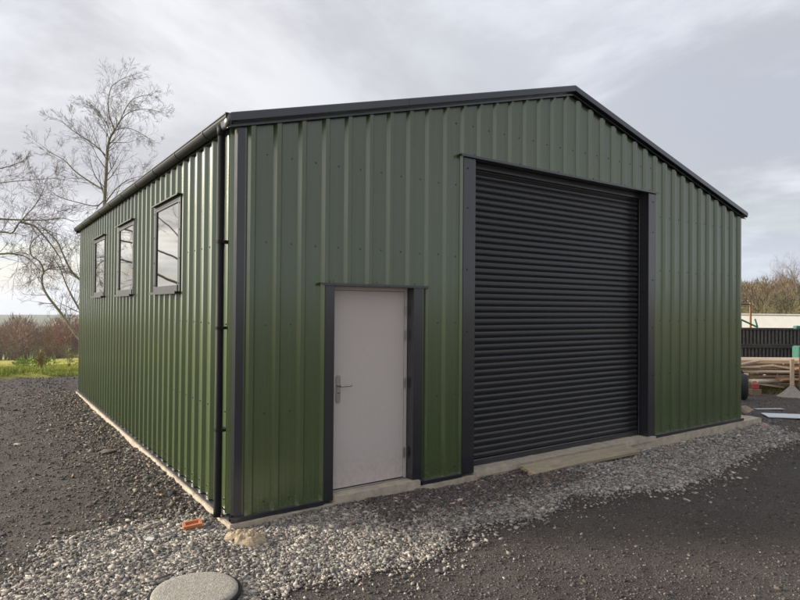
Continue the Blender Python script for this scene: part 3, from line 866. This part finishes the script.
# leaning sticks at the front of the stack
for k, (u, v, s, lab) in enumerate(((759, 383, -.5, 'thin rusty strip leaning on the left part of the timber stack'), (781, 384, .25, 'thin tan batten leaning against the middle of the timber stack'))):
    b = deep(u, v, 15.45); zt = ztop-.25
    m = MB(); t0 = np.array([b[0], b[1], g0]); t1 = t0+np.array([cos(YAW)*s*.3+.1, -sin(YAW)*s*.3+.25, .72]); m.tube([t0, t1], .014, 4)
    tag(m.build('leaning_batten', woods[1]), lab, 'batten')
# heap of sand with a post standing in it
hp = deep(792, 388, 14.9); zg = gz(hp)
m = MB(); n_ = 28; g = {}
for i in range(n_):
    for j in range(9):
        a = 2*pi*i/n_; r_ = j/8
        R0 = .36*(1+.08*sin(3*a))
        g[i, j] = (cos(a)*R0*r_, sin(a)*R0*r_, .32*(1-r_)**1.25+.012*sin(9*a+j)*r_-.02)
for i in range(n_):
    i2 = (i+1) % n_
    for j in range(8): m.quad(g[i, j], g[i, j+1], g[i2, j+1], g[i2, j])
o = m.build('sand_heap', m_plain('grey_sand', (.3, .27, .24), .95, .2, 20, .01)); o.location = (hp[0], hp[1], zg)
tag(o, 'small steep cone of grey sand in front of the timber stack', 'sand heap')
o = MB().box(-.04, .04, -.03, .03, 0, .86, .004).build('post', woods[0]); o.location = (hp[0], hp[1], zg+.05); o.rotation_euler = (0, 0, -YAW)
tag(o, 'upright pale timber post standing in the cone of grey sand', 'post')
o = MB().box(-.07, .07, -.05, .05, 0, .95, .004).build('post', m_wood('reddish_post', (.3, .15, .09), (.2, .1, .07))); pp = deep(803, 388, 14.9); o.location = (pp[0], pp[1], gz(pp)); o.rotation_euler = (0, 0, -YAW)
tag(o, 'reddish timber post at the right edge beside the sand cone', 'post')
# tyre standing by the corner
ty = deep(743.5, 372, 14.2)
def tyre(P, R0, r0, rz):
    e = tag(empty('old_tyre', (P[0], P[1], gz(P)+R0), rz), 'black tyre standing on edge behind the right corner of the shed', 'tyre')
    m = MB(); A, B = 32, 12; vs = {}
    for i in range(A):
        for j in range(B):
            a = 2*pi*i/A; b_ = 2*pi*j/B
            rad = R0-r0+r0*cos(b_)*(1 if cos(b_) > 0 else .9); yy = r0*1.05*sin(b_)
            rad += (.006 if (i % 2 and cos(b_) > .5) else 0)
            vs[i, j] = len(m.v); m.v.append((cos(a)*rad, yy, sin(a)*rad))
    for i in range(A):
        for j in range(B): m.f.append((vs[i, j], vs[(i+1) % A, j], vs[(i+1) % A, (j+1) % B], vs[i, (j+1) % B]))
    m.build('rubber', m_plain('black_rubber', (.025, .025, .027), .75, .2), e, True)
    m = MB(); nn = 24
    pr = [(0, .02), (.06, .03), (.1, .01), (R0-2*r0*.93, .03), (R0-2*r0*.9, -.05)]
    for i in range(nn):
        a0, a1 = 2*pi*i/nn, 2*pi*(i+1)/nn
        for (ra, ya), (rb, yb_) in zip(pr, pr[1:]):
            m.quad((cos(a0)*ra, -ya, sin(a0)*ra), (cos(a1)*ra, -ya, sin(a1)*ra), (cos(a1)*rb, -yb_, sin(a1)*rb), (cos(a0)*rb, -yb_, sin(a0)*rb))
    m.build('rim', M['steel'], e, True)
tyre(ty, .30, .085, -YAW+1.1)
rust_ = m_wood('old_crate_wood', (.3, .2, .13), (.18, .12, .08))
# red can
fcn = deep(755, 383, 14.9); e = tag(empty('fuel_can', (fcn[0], fcn[1], gz(fcn)+.16), -YAW+.3), 'small red and white can by the left end of the timber stack', 'can')
redm = m_plain('red_plastic', (.42, .07, .06), .5, .15)
MB().box(-.08, .08, -.06, .06, 0, .14, .02).build('can_body', redm, e)
MB().tube([(-.05, 0, .13), (-.05, 0, .18), (.04, 0, .18), (.05, 0, .13)], .012, 8).build('handle', redm, e, True)
MB().tube([(.05, 0, .12), (.08, 0, .20)], [.022, .016], 10).build('spout', m_plain('white_plastic', (.7, .68, .66), .4, .05), e, True)
o = MB().box(-.11, .11, -.09, .09, 0, .16, .008).build('crate', rust_); place(o, (fcn[0], fcn[1], gz(fcn))); tag(o, 'low wooden crate holding up the small red can', 'crate')

# black slatted barrier panels, two tiers
bm_ = m_plain('black_plastic', (.05, .047, .046), .55, .3, 8)
bc = deep(772, 345, 18.3)
def barrier(zb, h_, L0, off, label):
    e = tag(empty('slatted_barrier', (bc[0]+cos(-YAW)*off, bc[1]+sin(-YAW)*off, zb), -YAW), label, 'barrier', 'black slatted barriers behind the timber')
    m = MB(); m.box(-L0/2, L0/2, -.05, .05, h_-.07, h_, .01); m.box(-L0/2, L0/2, -.05, .05, 0, .06, .01); m.build('rail', bm_, e)
    m = MB(); n_ = int(L0/.11)
    for i in range(n_+1):
        xx = -L0/2+.04+i*(L0-.08)/n_
        m.box(xx-.028, xx+.028, -.02, .02, .06, h_-.07)
    m.build('slat_panel', m_plain('worn_black_plastic', (.10, .09, .082), .7, .5, 14), e)
    m = MB(); m.box(-L0/2+.02, L0/2-.02, .03, .04, .06, h_-.07); m.build('back_sheet', bm_, e)
zb0 = gz(bc)
barrier(.80, .54, 3.6, .35, 'upper black slatted barrier panel behind the timber stack')
barrier(.22, .575, 3.9, .45, 'lower black slatted barrier panel behind the timber stack')
m = MB(); m.box(-1.9, 1.9, -.3, .3, 0, .36-.02, .01); o = m.build('barrier_base', bm_); place(o, (bc[0]+.3, bc[1]-.2, zb0-.03)); o.location.z = min(zb0, -.1)-.02
tag(o, 'dark base carrying the two black slatted barrier panels', 'base')
# green bars and box
grn = m_plain('green_paint', (.07, .2, .15), .5, .2)
m = MB()
a1, b1 = deep(741, 319.5, 20), deep(757, 327, 20); m.tube([a1, b1], .028, 8)
a2, b2 = deep(755, 319, 20), deep(757.5, 327, 20); m.tube([a2, b2], .028, 8); a3 = np.array([b1[0], b1[1], gz(b1)]); m.tube([b1, a3], .028, 8)
a4 = np.array([a1[0], a1[1], gz(a1)]); m.tube([a1, a4], .028, 8)
tag(m.build('green_gate_frame', grn), 'green tubular metal frame showing above the black barrier', 'metal frame')
p = deep(799, 351, 17.6); o = MB().box(-.12, .3, -.15, .15, 0, .5, .03).build('green_container', grn); place(o, (p[0], p[1], p[2]-.35)); tag(o, 'green plastic container at the right edge by the black barriers', 'container')
p = deep(797, 327.5, 17.6); 
m = MB(); m.box(-.08, .25, -.08, .08, 0, .10, .02); o = m.build('green_box', grn); place(o, (p[0], p[1], 1.33)); tag(o, 'small green box resting on top of the upper black barrier', 'box')
# pale wall behind
wc = deep(790, 322, 26)
m = MB(); m.box(-5.5, 5.5, -.1, .1, 0, 2.0, .02)
o = m.build('yard_wall', m_plain('whitewashed_wall', (.88, .85, .76), .85, .06, 2.5)); place(o, (wc[0], wc[1], 1.66-2.0), -1.0); tag(o, 'pale whitewashed wall beyond the black barriers at the right edge', 'wall')
m = MB(); m.box(-5.6, 5.6, -.14, .14, 0, .05, .01); m.build('coping', m_plain('pale_coping', (.66, .64, .58), .8, .1), o).location = (0, 0, 2.002)
# rusty post with a short rail
rp = deep(750.5, 325, 23.5); zg = gz(rp)
e = tag(empty('rusty_post', (rp[0], rp[1], zg), -YAW), 'rusty upright post with a short rail in front of the pale wall', 'post')
rust = m_plain('rusted_steel', (.3, .15, .07), .8, .3)
MB().box(-.03, .03, -.03, .03, 0, 2.16-zg, .004).build('upright', rust, e)
MB().box(-1.6, -.04, -.02, .02, 2.16-zg-.09, 2.16-zg-.045, .004).build('rail', bm_, e)

# ================================================================== vegetation
M['bark'] = m_plain('grey_green_bark', (.26, .235, .165), .9, .35, 9, .01)
M['twig'] = m_plain('grey_brown_twig', (.17, .15, .13), .9, .2, 5, 0)
M['redtwig'] = m_plain('reddish_twig', (.19, .135, .12), .9, .25, 5, 0)
def grow(m, rnd, p, d, length, r, level, maxlev, up=.25, side=3):
    n = 6 if level < 2 else 4
    pts = [p.copy()]; rad = [r]; cur = p.copy(); dd = d.normalized()
    for i in range(n):
        dd = (dd+Vector((rnd.gauss(0, .12), rnd.gauss(0, .12), rnd.gauss(0, .11)+up*.26))).normalized()
        cur = cur+dd*(length/n); pts.append(cur.copy()); rad.append(max(.0022, r*(1-.82*(i+1)/n)))
    m.tube(pts, rad, side if level > 0 else 5, False)
    if level >= maxlev: return
    k = {0: 8, 1: 6, 2: 5}.get(level, 3)
    for j in range(k):
        t_ = rnd.uniform(.18, 1.0); f = t_*n; i = min(int(f), n-1); q = pts[i].lerp(pts[i+1], f-i)
        base = (pts[i+1]-pts[i]).normalized()
        ax = Vector((rnd.gauss(0, 1), rnd.gauss(0, 1), rnd.gauss(0, 1))).cross(base).normalized()
        ang_ = rnd.uniform(.45, 1.0); nd = base*cos(ang_)+ax*sin(ang_)
        grow(m, rnd, q, nd, length*rnd.uniform(.38, .66)*(1-.35*t_), max(.003, rad[i]*.5), level+1, maxlev, up, 3)
def limb(trunk, twigs, rnd, pix, depth, r0, r1, nchild, clen, maxlev=2, up=.25, start=.12, drift=0):
    P = []
    for i, (u, v) in enumerate(pix): P.append(Vector(deep(u, v, depth+drift*i+rnd.uniform(-.12, .12))))
    # resample smooth
    pts = []
    for i in range(len(P)-1):
        p0, p1, p2, p3 = P[max(i-1, 0)], P[i], P[i+1], P[min(i+2, len(P)-1)]
        for k in range(4):
            t_ = k/4
            pts.append(.5*((2*p1)+(-p0+p2)*t_+(2*p0-5*p1+4*p2-p3)*t_*t_+(-p0+3*p1-3*p2+p3)*t_**3))
    pts.append(P[-1]); n = len(pts)
    rad = [r0+(r1-r0)*i/(n-1) for i in range(n)]
    trunk.tube(pts, rad, 7, False)
    for j in range(nchild):
        t_ = start+(1-start)*(j+rnd.random())/nchild; f = t_*(n-1); i = min(int(f), n-2); q = pts[i].lerp(pts[i+1], f-i)
        base = (pts[i+1]-pts[i]).normalized()
        ax = Vector((rnd.gauss(0, 1), rnd.gauss(0, 1), rnd.gauss(0, 1))).cross(base).normalized()
        a_ = rnd.uniform(.5, 1.1); nd = base*cos(a_)+ax*sin(a_)
        grow(twigs, rnd, q, nd, clen*rnd.uniform(.6, 1.2)*(1.15-.55*t_), max(.0045, rad[i]*.35), 1, 1+maxlev, up)
# tree behind the shed, its trunk rising beyond the eaves
rt = random.Random(21); DA = 19.5
trk, twg = MB(), MB()
limb(trk, twg, rt, [(103, 384), (104, 330), (104, 270), (104, 215), (106, 175), (107.5, 150), (110, 138), (115, 130)], DA, .072, .03, 24, 1.5, 2, start=.42)
limb(trk, twg, rt, [(115, 130), (110, 118), (108, 103), (111, 88), (116, 83), (124, 78), (133, 75)], DA, .022, .005, 20, .85, 2, start=.05)
limb(trk, twg, rt, [(115, 130), (121, 120), (130, 112), (145, 109), (160, 112)], DA, .02, .005, 18, 1.0, 2, .1, start=.05)
limb(trk, twg, rt, [(119, 124), (124, 112), (132, 100), (146, 95), (158, 97)], DA, .018, .004, 13, .8, 2, .1, drift=.25)
limb(trk, twg, rt, [(115, 130), (128, 128), (142, 134), (156, 143)], DA, .016, .004, 9, .7, 2, .0, drift=.2)
limb(trk, twg, rt, [(106, 156), (96, 146), (84, 138), (72, 130), (60, 120)], DA, .024, .006, 15, .85, 2, .3)
limb(trk, twg, rt, [(109, 128), (103, 118), (95, 108), (86, 101)], DA, .016, .004, 11, .6, 2, .4, drift=-.2)
limb(trk, twg, rt, [(104, 190), (92, 183), (76, 172), (64, 160), (50, 152), (40, 144)], DA, .028, .006, 17, 1.0, 2, .35)
limb(trk, twg, rt, [(104, 205), (115, 190), (128, 180), (142, 176)], DA, .024, .006, 12, 1.2, 2, .2, drift=.2)
limb(trk, twg, rt, [(104, 200), (96, 206), (80, 203), (60, 197), (46, 188)], DA, .022, .005, 12, 1.2, 2, .3, drift=-.2)
limb(trk, twg, rt, [(104, 372), (92, 350), (78, 337), (60, 312), (47, 295), (42, 283), (44, 272), (52, 268), (64, 266)], DA-.4, .06, .010, 20, 1.1, 2, .3, start=.3)
limb(trk, twg, rt, [(44, 272), (40, 262), (32, 256), (30, 246), (38, 236), (50, 232)], DA-.4, .028, .008, 12, 1.0, 2, .3)
limb(trk, twg, rt, [(104, 330), (86, 318), (74, 300), (66, 284), (60, 268), (52, 256)], DA+.3, .045, .008, 16, 1.1, 2, .3, start=.2)
limb(trk, twg, rt, [(104, 300), (88, 286), (72, 272), (62, 252), (56, 240), (40, 226)], DA+.2, .05, .01, 18, 1.3, 2, .3, start=.2)
limb(trk, twg, rt, [(100, 316), (82, 313), (66, 306), (50, 298)], DA+.1, .02, .004, 10, .8, 2, .0)
tr = tag(empty('bare_tree', (deep(103, 384, DA)[0], deep(103, 384, DA)[1], 0)), 'tall bare winter tree rising behind the far end of the long wall', 'tree', 'bare trees at the left')
inv = Vector(tr.location)
for mb, nme, mt in ((trk, 'trunk', M['bark']), (twg, 'crown', M['twig'])):
    mb.v = [(a-inv.x, b-inv.y, c-inv.z) for a, b, c in mb.v]; mb.build(nme, mt, tr, True)
# spreading tree whose boughs come in from the left
rt = random.Random(5); DB = 15.5
trk, twg = MB(), MB()
limb(trk, twg, rt, [(-150, 395), (-152, 340), (-148, 290), (-142, 250), (-130, 200), (-120, 150)], DB, .09, .03, 14, 2.2, 2, start=.5)
limb(trk, twg, rt, [(-146, 270), (-100, 246), (-50, 236), (0, 232), (12, 233), (20, 222), (36, 204), (44, 188)], DB, .036, .007, 20, 1.1, 2, .2, start=.35)
limb(trk, twg, rt, [(0, 219), (24, 220), (46, 220), (62, 218), (74, 222)], DB, .024, .006, 15, 1.2, 2, .15)
limb(trk, twg, rt, [(-60, 238), (-30, 222), (0, 219)], DB, .032, .018, 6, 1.2, 2, .15)
limb(trk, twg, rt, [(20, 222), (34, 226), (44, 236), (52, 246), (60, 258), (63, 268)], DB, .03, .007, 16, 1.1, 2, .1)
limb(trk, twg, rt, [(-138, 240), (-90, 205), (-40, 190), (0, 183), (30, 180), (60, 178)], DB+.6, .026, .005, 22, 1.0, 2, .2, start=.3)
limb(trk, twg, rt, [(-40, 190), (-10, 172), (10, 166), (26, 160)], DB+.3, .022, .005, 11, .7, 2, .3)
limb(trk, twg, rt, [(-146, 280), (-90, 276), (-40, 262), (0, 254), (24, 256), (40, 270)], DB-.6, .05, .006, 22, 1.2, 2, .0, start=.35)
limb(trk, twg, rt, [(-130, 200), (-90, 150), (-60, 110), (-50, 80)], DB, .035, .01, 20, 1.6, 2, .4)
limb(trk, twg, rt, [(-140, 250), (-190, 200), (-220, 150)], DB, .05, .012, 20, 1.6, 2, .4)
limb(trk, twg, rt, [(-130, 180), (-160, 120), (-170, 60)], DB, .035, .01, 18, 1.6, 2, .4)
b0 = deep(-150, 395, DB)
tr = tag(empty('bare_tree', (b0[0], b0[1], 0)), 'spreading bare tree whose reddish boughs reach in from the left edge', 'tree', 'bare trees at the left')
inv = Vector(tr.location)
for mb, nme, mt in ((trk, 'trunk', M['bark']), (twg, 'crown', M['redtwig'])):
    mb.v = [(a-inv.x, b-inv.y, c-inv.z) for a, b, c in mb.v]; mb.build(nme, mt, tr, True)
# bare tree on the right
rt = random.Random(9); DR = 62
trk, twg = MB(), MB()
for pix, r0 in (([(800, 330), (799, 305), (797, 290), (793, 278), (790, 268)], .2), ([(799, 305), (792, 296), (784, 288), (778, 282)], .09), ([(798, 298), (806, 286), (812, 272), (815, 262)], .1), ([(797, 292), (788, 284), (783, 275)], .07), ([(798, 312), (785, 304), (776, 299)], .07)):
    limb(trk, twg, rt, pix, DR, r0, .02, 22, 2.6, 2, .3)
twg.v = twg.v
b0 = deep(800, 318, DR)
tr = tag(empty('bare_tree', (b0[0], b0[1], gz(b0))), 'bare brown tree on the bank at the right edge', 'tree')
inv = Vector(tr.location)
for mb, nme, mt in ((trk, 'trunk', M['bark']), (twg, 'crown', M['redtwig'])):
    mb.v = [(a-inv.x, b-inv.y, c-inv.z) for a, b, c in mb.v]; mb.build(nme, mt, tr, True)

M['tintveg'] = m_tint('leafless_growth', .9, False)
def slivers(name, C0, D, Ln, Wd, col, label, cat, mat=None):
    """thin pointed triangles: blades, twigs"""
    n = len(C0); s = np.cross(D, RNG.normal(0, 1, (n, 3))); s /= np.linalg.norm(s, axis=1, keepdims=True)+1e-9
    A = C0-s*Wd[:, None]/2; B = C0+s*Wd[:, None]/2; T_ = C0+D*Ln[:, None]
    V = np.stack([A, B, T_], 1).reshape(-1, 3)
    return tag(np_mesh(name, V, np.arange(3*n).reshape(-1, 3), mat or M['tintveg'], np.repeat(col, 3, 0)), label, cat, kind='stuff')
def unit(a): return a/np.linalg.norm(a, axis=1, keepdims=True)
# the wood beyond the meadow
def wood(name, trees, per, hmin, hmax, cols, label, cat, wscale=1.0):
    Cs, Ds, Ls, Ws, Cc = [], [], [], [], []
    for (tx, ty) in trees:
        h_ = RNG.uniform(hmin, hmax); r_ = h_*RNG.uniform(.28, .42); zb = float(gheight(tx, ty, False))
        q = unit(RNG.normal(0, 1, (per, 3)))*RNG.uniform(0, 1, (per, 1))**.4
        c = np.array([tx, ty, zb+h_*.58])+q*np.array([r_, r_, h_*.42])
        d = unit(q*np.array([1, 1, .6])+np.array([0, 0, .8])+RNG.normal(0, .35, (per, 3)))
        Cs.append(c); Ds.append(d); Ls.append(RNG.uniform(.10, .26, per)*h_*.8); Ws.append(RNG.uniform(.006, .014, per)*h_*wscale)
        base = np.array(cols[RNG.integers(len(cols))]); Cc.append(base*RNG.uniform(.75, 1.3, (per, 1)))
        # trunks
        k_ = 5; a = RNG.normal(0, .1*r_, (k_, 3)); a[:, 2] = 0
        Cs.append(np.array([tx, ty, zb-.2])+a); Ds.append(unit(np.array([0, 0, 1])+RNG.normal(0, .15, (k_, 3)))); Ls.append(np.full(k_, h_*.85)); Ws.append(np.full(k_, h_*.028)); Cc.append(np.tile(base*.9, (k_, 1)))
    return slivers(name, np.concatenate(Cs), np.concatenate(Ds), np.concatenate(Ls), np.concatenate(Ws), np.concatenate(Cc), label, cat)
T1 = [(RNG.uniform(-60, 42), RNG.uniform(104, 150)) for _ in range(330)]
wood('woodland', T1, 420, 5.2, 7.4, [(.27, .2, .165), (.30, .21, .165), (.24, .19, .165), (.31, .23, .16), (.33, .2, .14)], 'leafless brown wood beyond the meadow at the left', 'woodland', 1.5)
T4 = [(RNG.uniform(-50, 42), RNG.uniform(97, 104)) for _ in range(240)]
wood('undergrowth', T4, 260, 1.2, 2.6, [(.2, .17, .11), (.17, .14, .10), (.22, .2, .10)], 'low brown undergrowth along the front of the leafless wood', 'undergrowth', 2.6)
T2 = [(x_, 24+RNG.uniform(-4, 6)+(x_-60)*.40) for x_ in RNG.uniform(40, 130, 90)]
wood('hedgerow', T2, 420, 1.4, 3.0, [(.15, .115, .08), (.17, .125, .075), (.13, .115, .07)], 'brown scrub and bracken covering the bank at the right', 'scrub', 1.7)
T3 = [(x_+RNG.uniform(-4, 4), 40+RNG.uniform(-8, 8)+(x_-95)*.42) for x_ in RNG.uniform(95, 150, 60)]
wood('far_treeline', T3, 420, 3.2, 4.6, [(.17, .14, .11), (.15, .13, .11)], 'line of bare trees along the top of the bank at the right', 'treeline', 1.6)
# meadow grass at the edge of the hardcore
N = 90000
x = RNG.uniform(-7, 6, N); y = 13.15+RNG.uniform(0, 1, N)**1.5*22
k = (y+1.2*(vnoise(x*1.2, y*1.2, 70))) > 13.9; x, y = x[k], y[k]; n = len(x)
tall = .5+1.0*sst(vnoise(x/1.1, y/.9, 71), .45, .8)*(y < 17)
ln_ = RNG.uniform(.10, .26, n)*tall*(1-.4*sst(y, 15, 20)); d = unit(np.stack([RNG.normal(.15, .4, n), RNG.normal(0, .4, n), np.ones(n)], 1))
mixv = (np.clip(vnoise(x/1.6, y/1.6, 72)*1.3-.2+.35*sst(y, 14.5, 17), 0, 1)*RNG.uniform(.5, 1.2, n))[:, None]
c = np.array([.15, .24, .05])*(1-mixv)+np.array([.50, .48, .11])*mixv; c = np.clip(c*RNG.uniform(.65, 1.15, (n, 1)), 0, .46)
slivers('meadow_grass', np.stack([x, y, gheight(x, y)-.01], 1), d, ln_, np.full(n, .012)*(1+.06*(y-12)), c, 'rough yellow green grass along the edge of the meadow', 'grass')
# weeds: a brown dead stem and a bramble mound
def weed(u, v, D, h_, r_, n, col, label, cat, name, stemcol=None):
    b = deep(u, v, D); zb = gz(b)
    e = tag(empty(name, (b[0], b[1], zb)), label, cat)
    st = MB()
    for k in range(5): st.tube([(RNG.normal(0, .03), RNG.normal(0, .03), -.02), (RNG.normal(0, r_*.4), RNG.normal(0, r_*.4), h_*RNG.uniform(.7, 1.0))], [.012, .005], 4)
    st.build('stem', M['twig'], e)
    q = unit(RNG.normal(0, 1, (n, 3)))*RNG.uniform(0, 1, (n, 1))**.5
    c0 = np.array([0, 0, h_*.55])+q*np.array([r_, r_, h_*.45])
    o = slivers('foliage', c0, unit(q+RNG.normal(0, .5, (n, 3))+np.array([0, 0, .5])), RNG.uniform(.04, .12, n), RNG.uniform(.02, .05, n), np.array(col)*RNG.uniform(.6, 1.4, (n, 1)), None, None)
    del o['kind']; o.parent = e
weed(41, 374, 19.4, .58, .15, 300, (.3, .23, .13), 'brown withered dock standing at the meadow edge', 'weed', 'withered_weed')
weed(36, 363, 22.5, .42, .8, 700, (.2, .28, .06), 'low green bramble mound in the meadow behind the withered dock', 'bramble', 'bramble')
weed(22, 358, 23, .4, .3, 300, (.2, .24, .07), 'pale tuft standing left of the bramble mound', 'weed', 'grass_tuft')
weed(54, 356, 62, 3.2, 1.1, 900, (.30, .13, .07), 'russet bush standing before the brown wood', 'bush', 'russet_bush')
weed(71, 362, 24, .7, .3, 200, (.26, .25, .11), 'pale dry stalks at the meadow edge near the far corner', 'weed', 'dry_stalks')
# foot of the timber stack: rough grass
N = 5000; P0 = deep(765, 388, 15.6)
x = P0[0]+RNG.normal(0, 1.0, N)*cos(YAW)+RNG.normal(0, .35, N)*sin(YAW); y = P0[1]-RNG.normal(0, 1.0, N)*sin(YAW)+RNG.normal(0, .2, N)
t_ = RNG.uniform(-2.1, 1.0, N); w_ = RNG.normal(0, .2, N)
x = P0[0]+t_*cos(YAW)+w_*sin(YAW); y = P0[1]-t_*sin(YAW)+w_*cos(YAW)
slivers('yard_grass', np.stack([x, y, gheight(x, y)-.01], 1), unit(np.stack([RNG.normal(0, .4, N), RNG.normal(0, .4, N), np.ones(N)], 1)), RNG.uniform(.06, .24, N), np.full(N, .016), np.array([.17, .16, .05])*RNG.uniform(.6, 1.4, (N, 1)), 'rough dry grass at the foot of the timber stack', 'grass')

# ================================================================== light
SUN_EL, SUN_DIR = radians(18), Vector((-cos(radians(42)), sin(radians(42)), 0))
w = bpy.data.worlds.new('World'); S.world = w; w.use_nodes = True
t = w.node_tree; nd = t.nodes; bg = nd['Background']
def N_(typ, **kw):
    x = nd.new(typ)
    for k, v in kw.items(): setattr(x, k, v)
    return x
sky = N_('ShaderNodeTexSky', sky_type='NISHITA'); sky.sun_disc = False; sky.sun_elevation = SUN_EL
sky.sun_rotation = math.atan2(SUN_DIR.x, SUN_DIR.y); sky.air_density = 1.2; sky.dust_density = 2.0
tc = N_('ShaderNodeTexCoord'); sp = N_('ShaderNodeSeparateXYZ'); t.links.new(tc.outputs['Generated'], sp.inputs[0])
def mth(op, a, b=0.0, cl=False):
    x = N_('ShaderNodeMath', operation=op, use_clamp=cl)
    for i, v in enumerate((a, b)):
        if isinstance(v, bpy.types.NodeSocket): t.links.new(v, x.inputs[i])
        else: x.inputs[i].default_value = v
    return x.outputs[0]
den = mth('ADD', mth('MAXIMUM', sp.outputs[2], 0.0), .16)
cx, cy = mth('DIVIDE', sp.outputs[0], den), mth('DIVIDE', sp.outputs[1], den)
cb = N_('ShaderNodeCombineXYZ'); t.links.new(cx, cb.inputs[0]); t.links.new(cy, cb.inputs[1])
def wnoise(sc, det, rough, off=0.0, dist=0.0):
    x = N_('ShaderNodeTexNoise'); x.inputs['Scale'].default_value = sc; x.inputs['Detail'].default_value = det; x.inputs['Roughness'].default_value = rough; x.inputs['Distortion'].default_value = dist
    mp = N_('ShaderNodeMapping'); mp.inputs['Location'].default_value = (off, off*.7, 0); t.links.new(cb.outputs[0], mp.inputs[0]); t.links.new(mp.outputs[0], x.inputs['Vector']); return x.outputs['Fac']
def mixc(f, a, b):
    x = N_('ShaderNodeMix', data_type='RGBA')
    for k, v in ((0, f), (6, a), (7, b)):
        if isinstance(v, bpy.types.NodeSocket): t.links.new(v, x.inputs[k])
        elif k == 0: x.inputs[0].default_value = v
        else: x.inputs[k].default_value = (*v, 1)
    return x.outputs[2]
def dotd(v):
    x = N_('ShaderNodeVectorMath', operation='DOT_PRODUCT'); t.links.new(tc.outputs['Generated'], x.inputs[0]); x.inputs[1].default_value = v; return x.outputs['Value']
def mr(f, a, b, c=0.0, d=1.0):
    x = N_('ShaderNodeMapRange', interpolation_type='SMOOTHSTEP'); t.links.new(f, x.inputs['Value'])
    for k, v in zip(('From Min', 'From Max', 'To Min', 'To Max'), (a, b, c, d)): x.inputs[k].default_value = v
    return x.outputs[0]
right = dotd(tuple(_R2))           # towards the right-hand side of the view
grey = mixc(mr(right, -.45, .5), (4.55, 4.6, 4.8), (2.55, 2.75, 3.15))
grey = mixc(mr(right, -.5, -.95), grey, (23, 21.2, 17.5))
grey = mixc(mth('MULTIPLY', mr(dotd((.25, -.93, .26)), .60, .95), .9), grey, (1.5, 1.55, 1.75))
grey = mixc(mth('MULTIPLY', mr(wnoise(.7, 7, .58, 2.2, .6), .40, .60), .75), grey, (2.7, 2.75, 3.0))
# thinner, brighter parts of the cloud deck
brt = mth('MULTIPLY', mr(wnoise(.9, 8, .6, 33.3, .5), .47, .66), .6)
c = mixc(brt, grey, (4.9, 5.05, 5.5))
# gaps of blue near the horizon on the right
gap = mth('MULTIPLY', mr(wnoise(.5, 6, .55, 6.2, .3), .52, .62), mr(sp.outputs[2], .22, .02))
c = mixc(mth('MULTIPLY', gap, .75), c, sky.outputs[0])
hz = mr(sp.outputs[2], .16, .0)
c = mixc(mth('MULTIPLY', hz, .6), c, (4.0, 4.6, 5.3))
# bright veil round the hidden sun
sd = Vector((SUN_DIR.x*cos(SUN_EL), SUN_DIR.y*cos(SUN_EL), sin(SUN_EL)))
glow = mr(dotd(tuple(sd)), .72, 1.0)
c = mixc(mth('MULTIPLY', glow, .8), c, (8.0, 8.0, 8.0))
t.links.new(c, bg.inputs['Color']); bg.inputs['Strength'].default_value = .1
sl = bpy.data.lights.new('sun', 'SUN'); sl.energy = 2.9; sl.angle = radians(14.0); sl.color = (1, .91, .77)
so = bpy.data.objects.new('sun', sl); COL.objects.link(so); so.rotation_euler = sd.to_track_quat('Z', 'Y').to_euler()

hz_m = bpy.data.materials.new('thin_air'); hz_m.use_nodes = True
ht = hz_m.node_tree; ht.nodes.remove(ht.nodes['Principled BSDF'])
pv = ht.nodes.new('ShaderNodeVolumePrincipled'); pv.inputs['Density'].default_value = .00025; pv.inputs['Color'].default_value = (.93, .95, 1, 1); pv.inputs['Anisotropy'].default_value = .2
ht.links.new(pv.outputs[0], ht.nodes['Material Output'].inputs['Volume'])
hzo = MB().box(-2950, 2950, -1200, 3300, -60, 60).build('haze', hz_m); tag(hzo, kind='stuff')

# ================================================================== camera + render settings
cam = bpy.data.cameras.new('camera'); co = bpy.data.objects.new('camera', cam); COL.objects.link(co); S.camera = co
cam.sensor_width = 36; cam.lens = FPX/800*36; cam.clip_end = 8000; cam.clip_start = .05
from mathutils import Matrix
Mx = Matrix(((_R2[0], _U2[0], -_F[0], CAM[0]), (_R2[1], _U2[1], -_F[1], CAM[1]), (_R2[2], _U2[2], -_F[2], CAM[2]), (0, 0, 0, 1)))
co.matrix_world = Mx
S.view_settings.view_transform = 'Standard'; S.view_settings.look = 'None'; S.view_settings.gamma = 1; S.view_settings.exposure = 1.05
S.view_settings.use_curve_mapping = False
S.render.engine = 'CYCLES'; S.render.resolution_x = 1024; S.render.resolution_y = 768
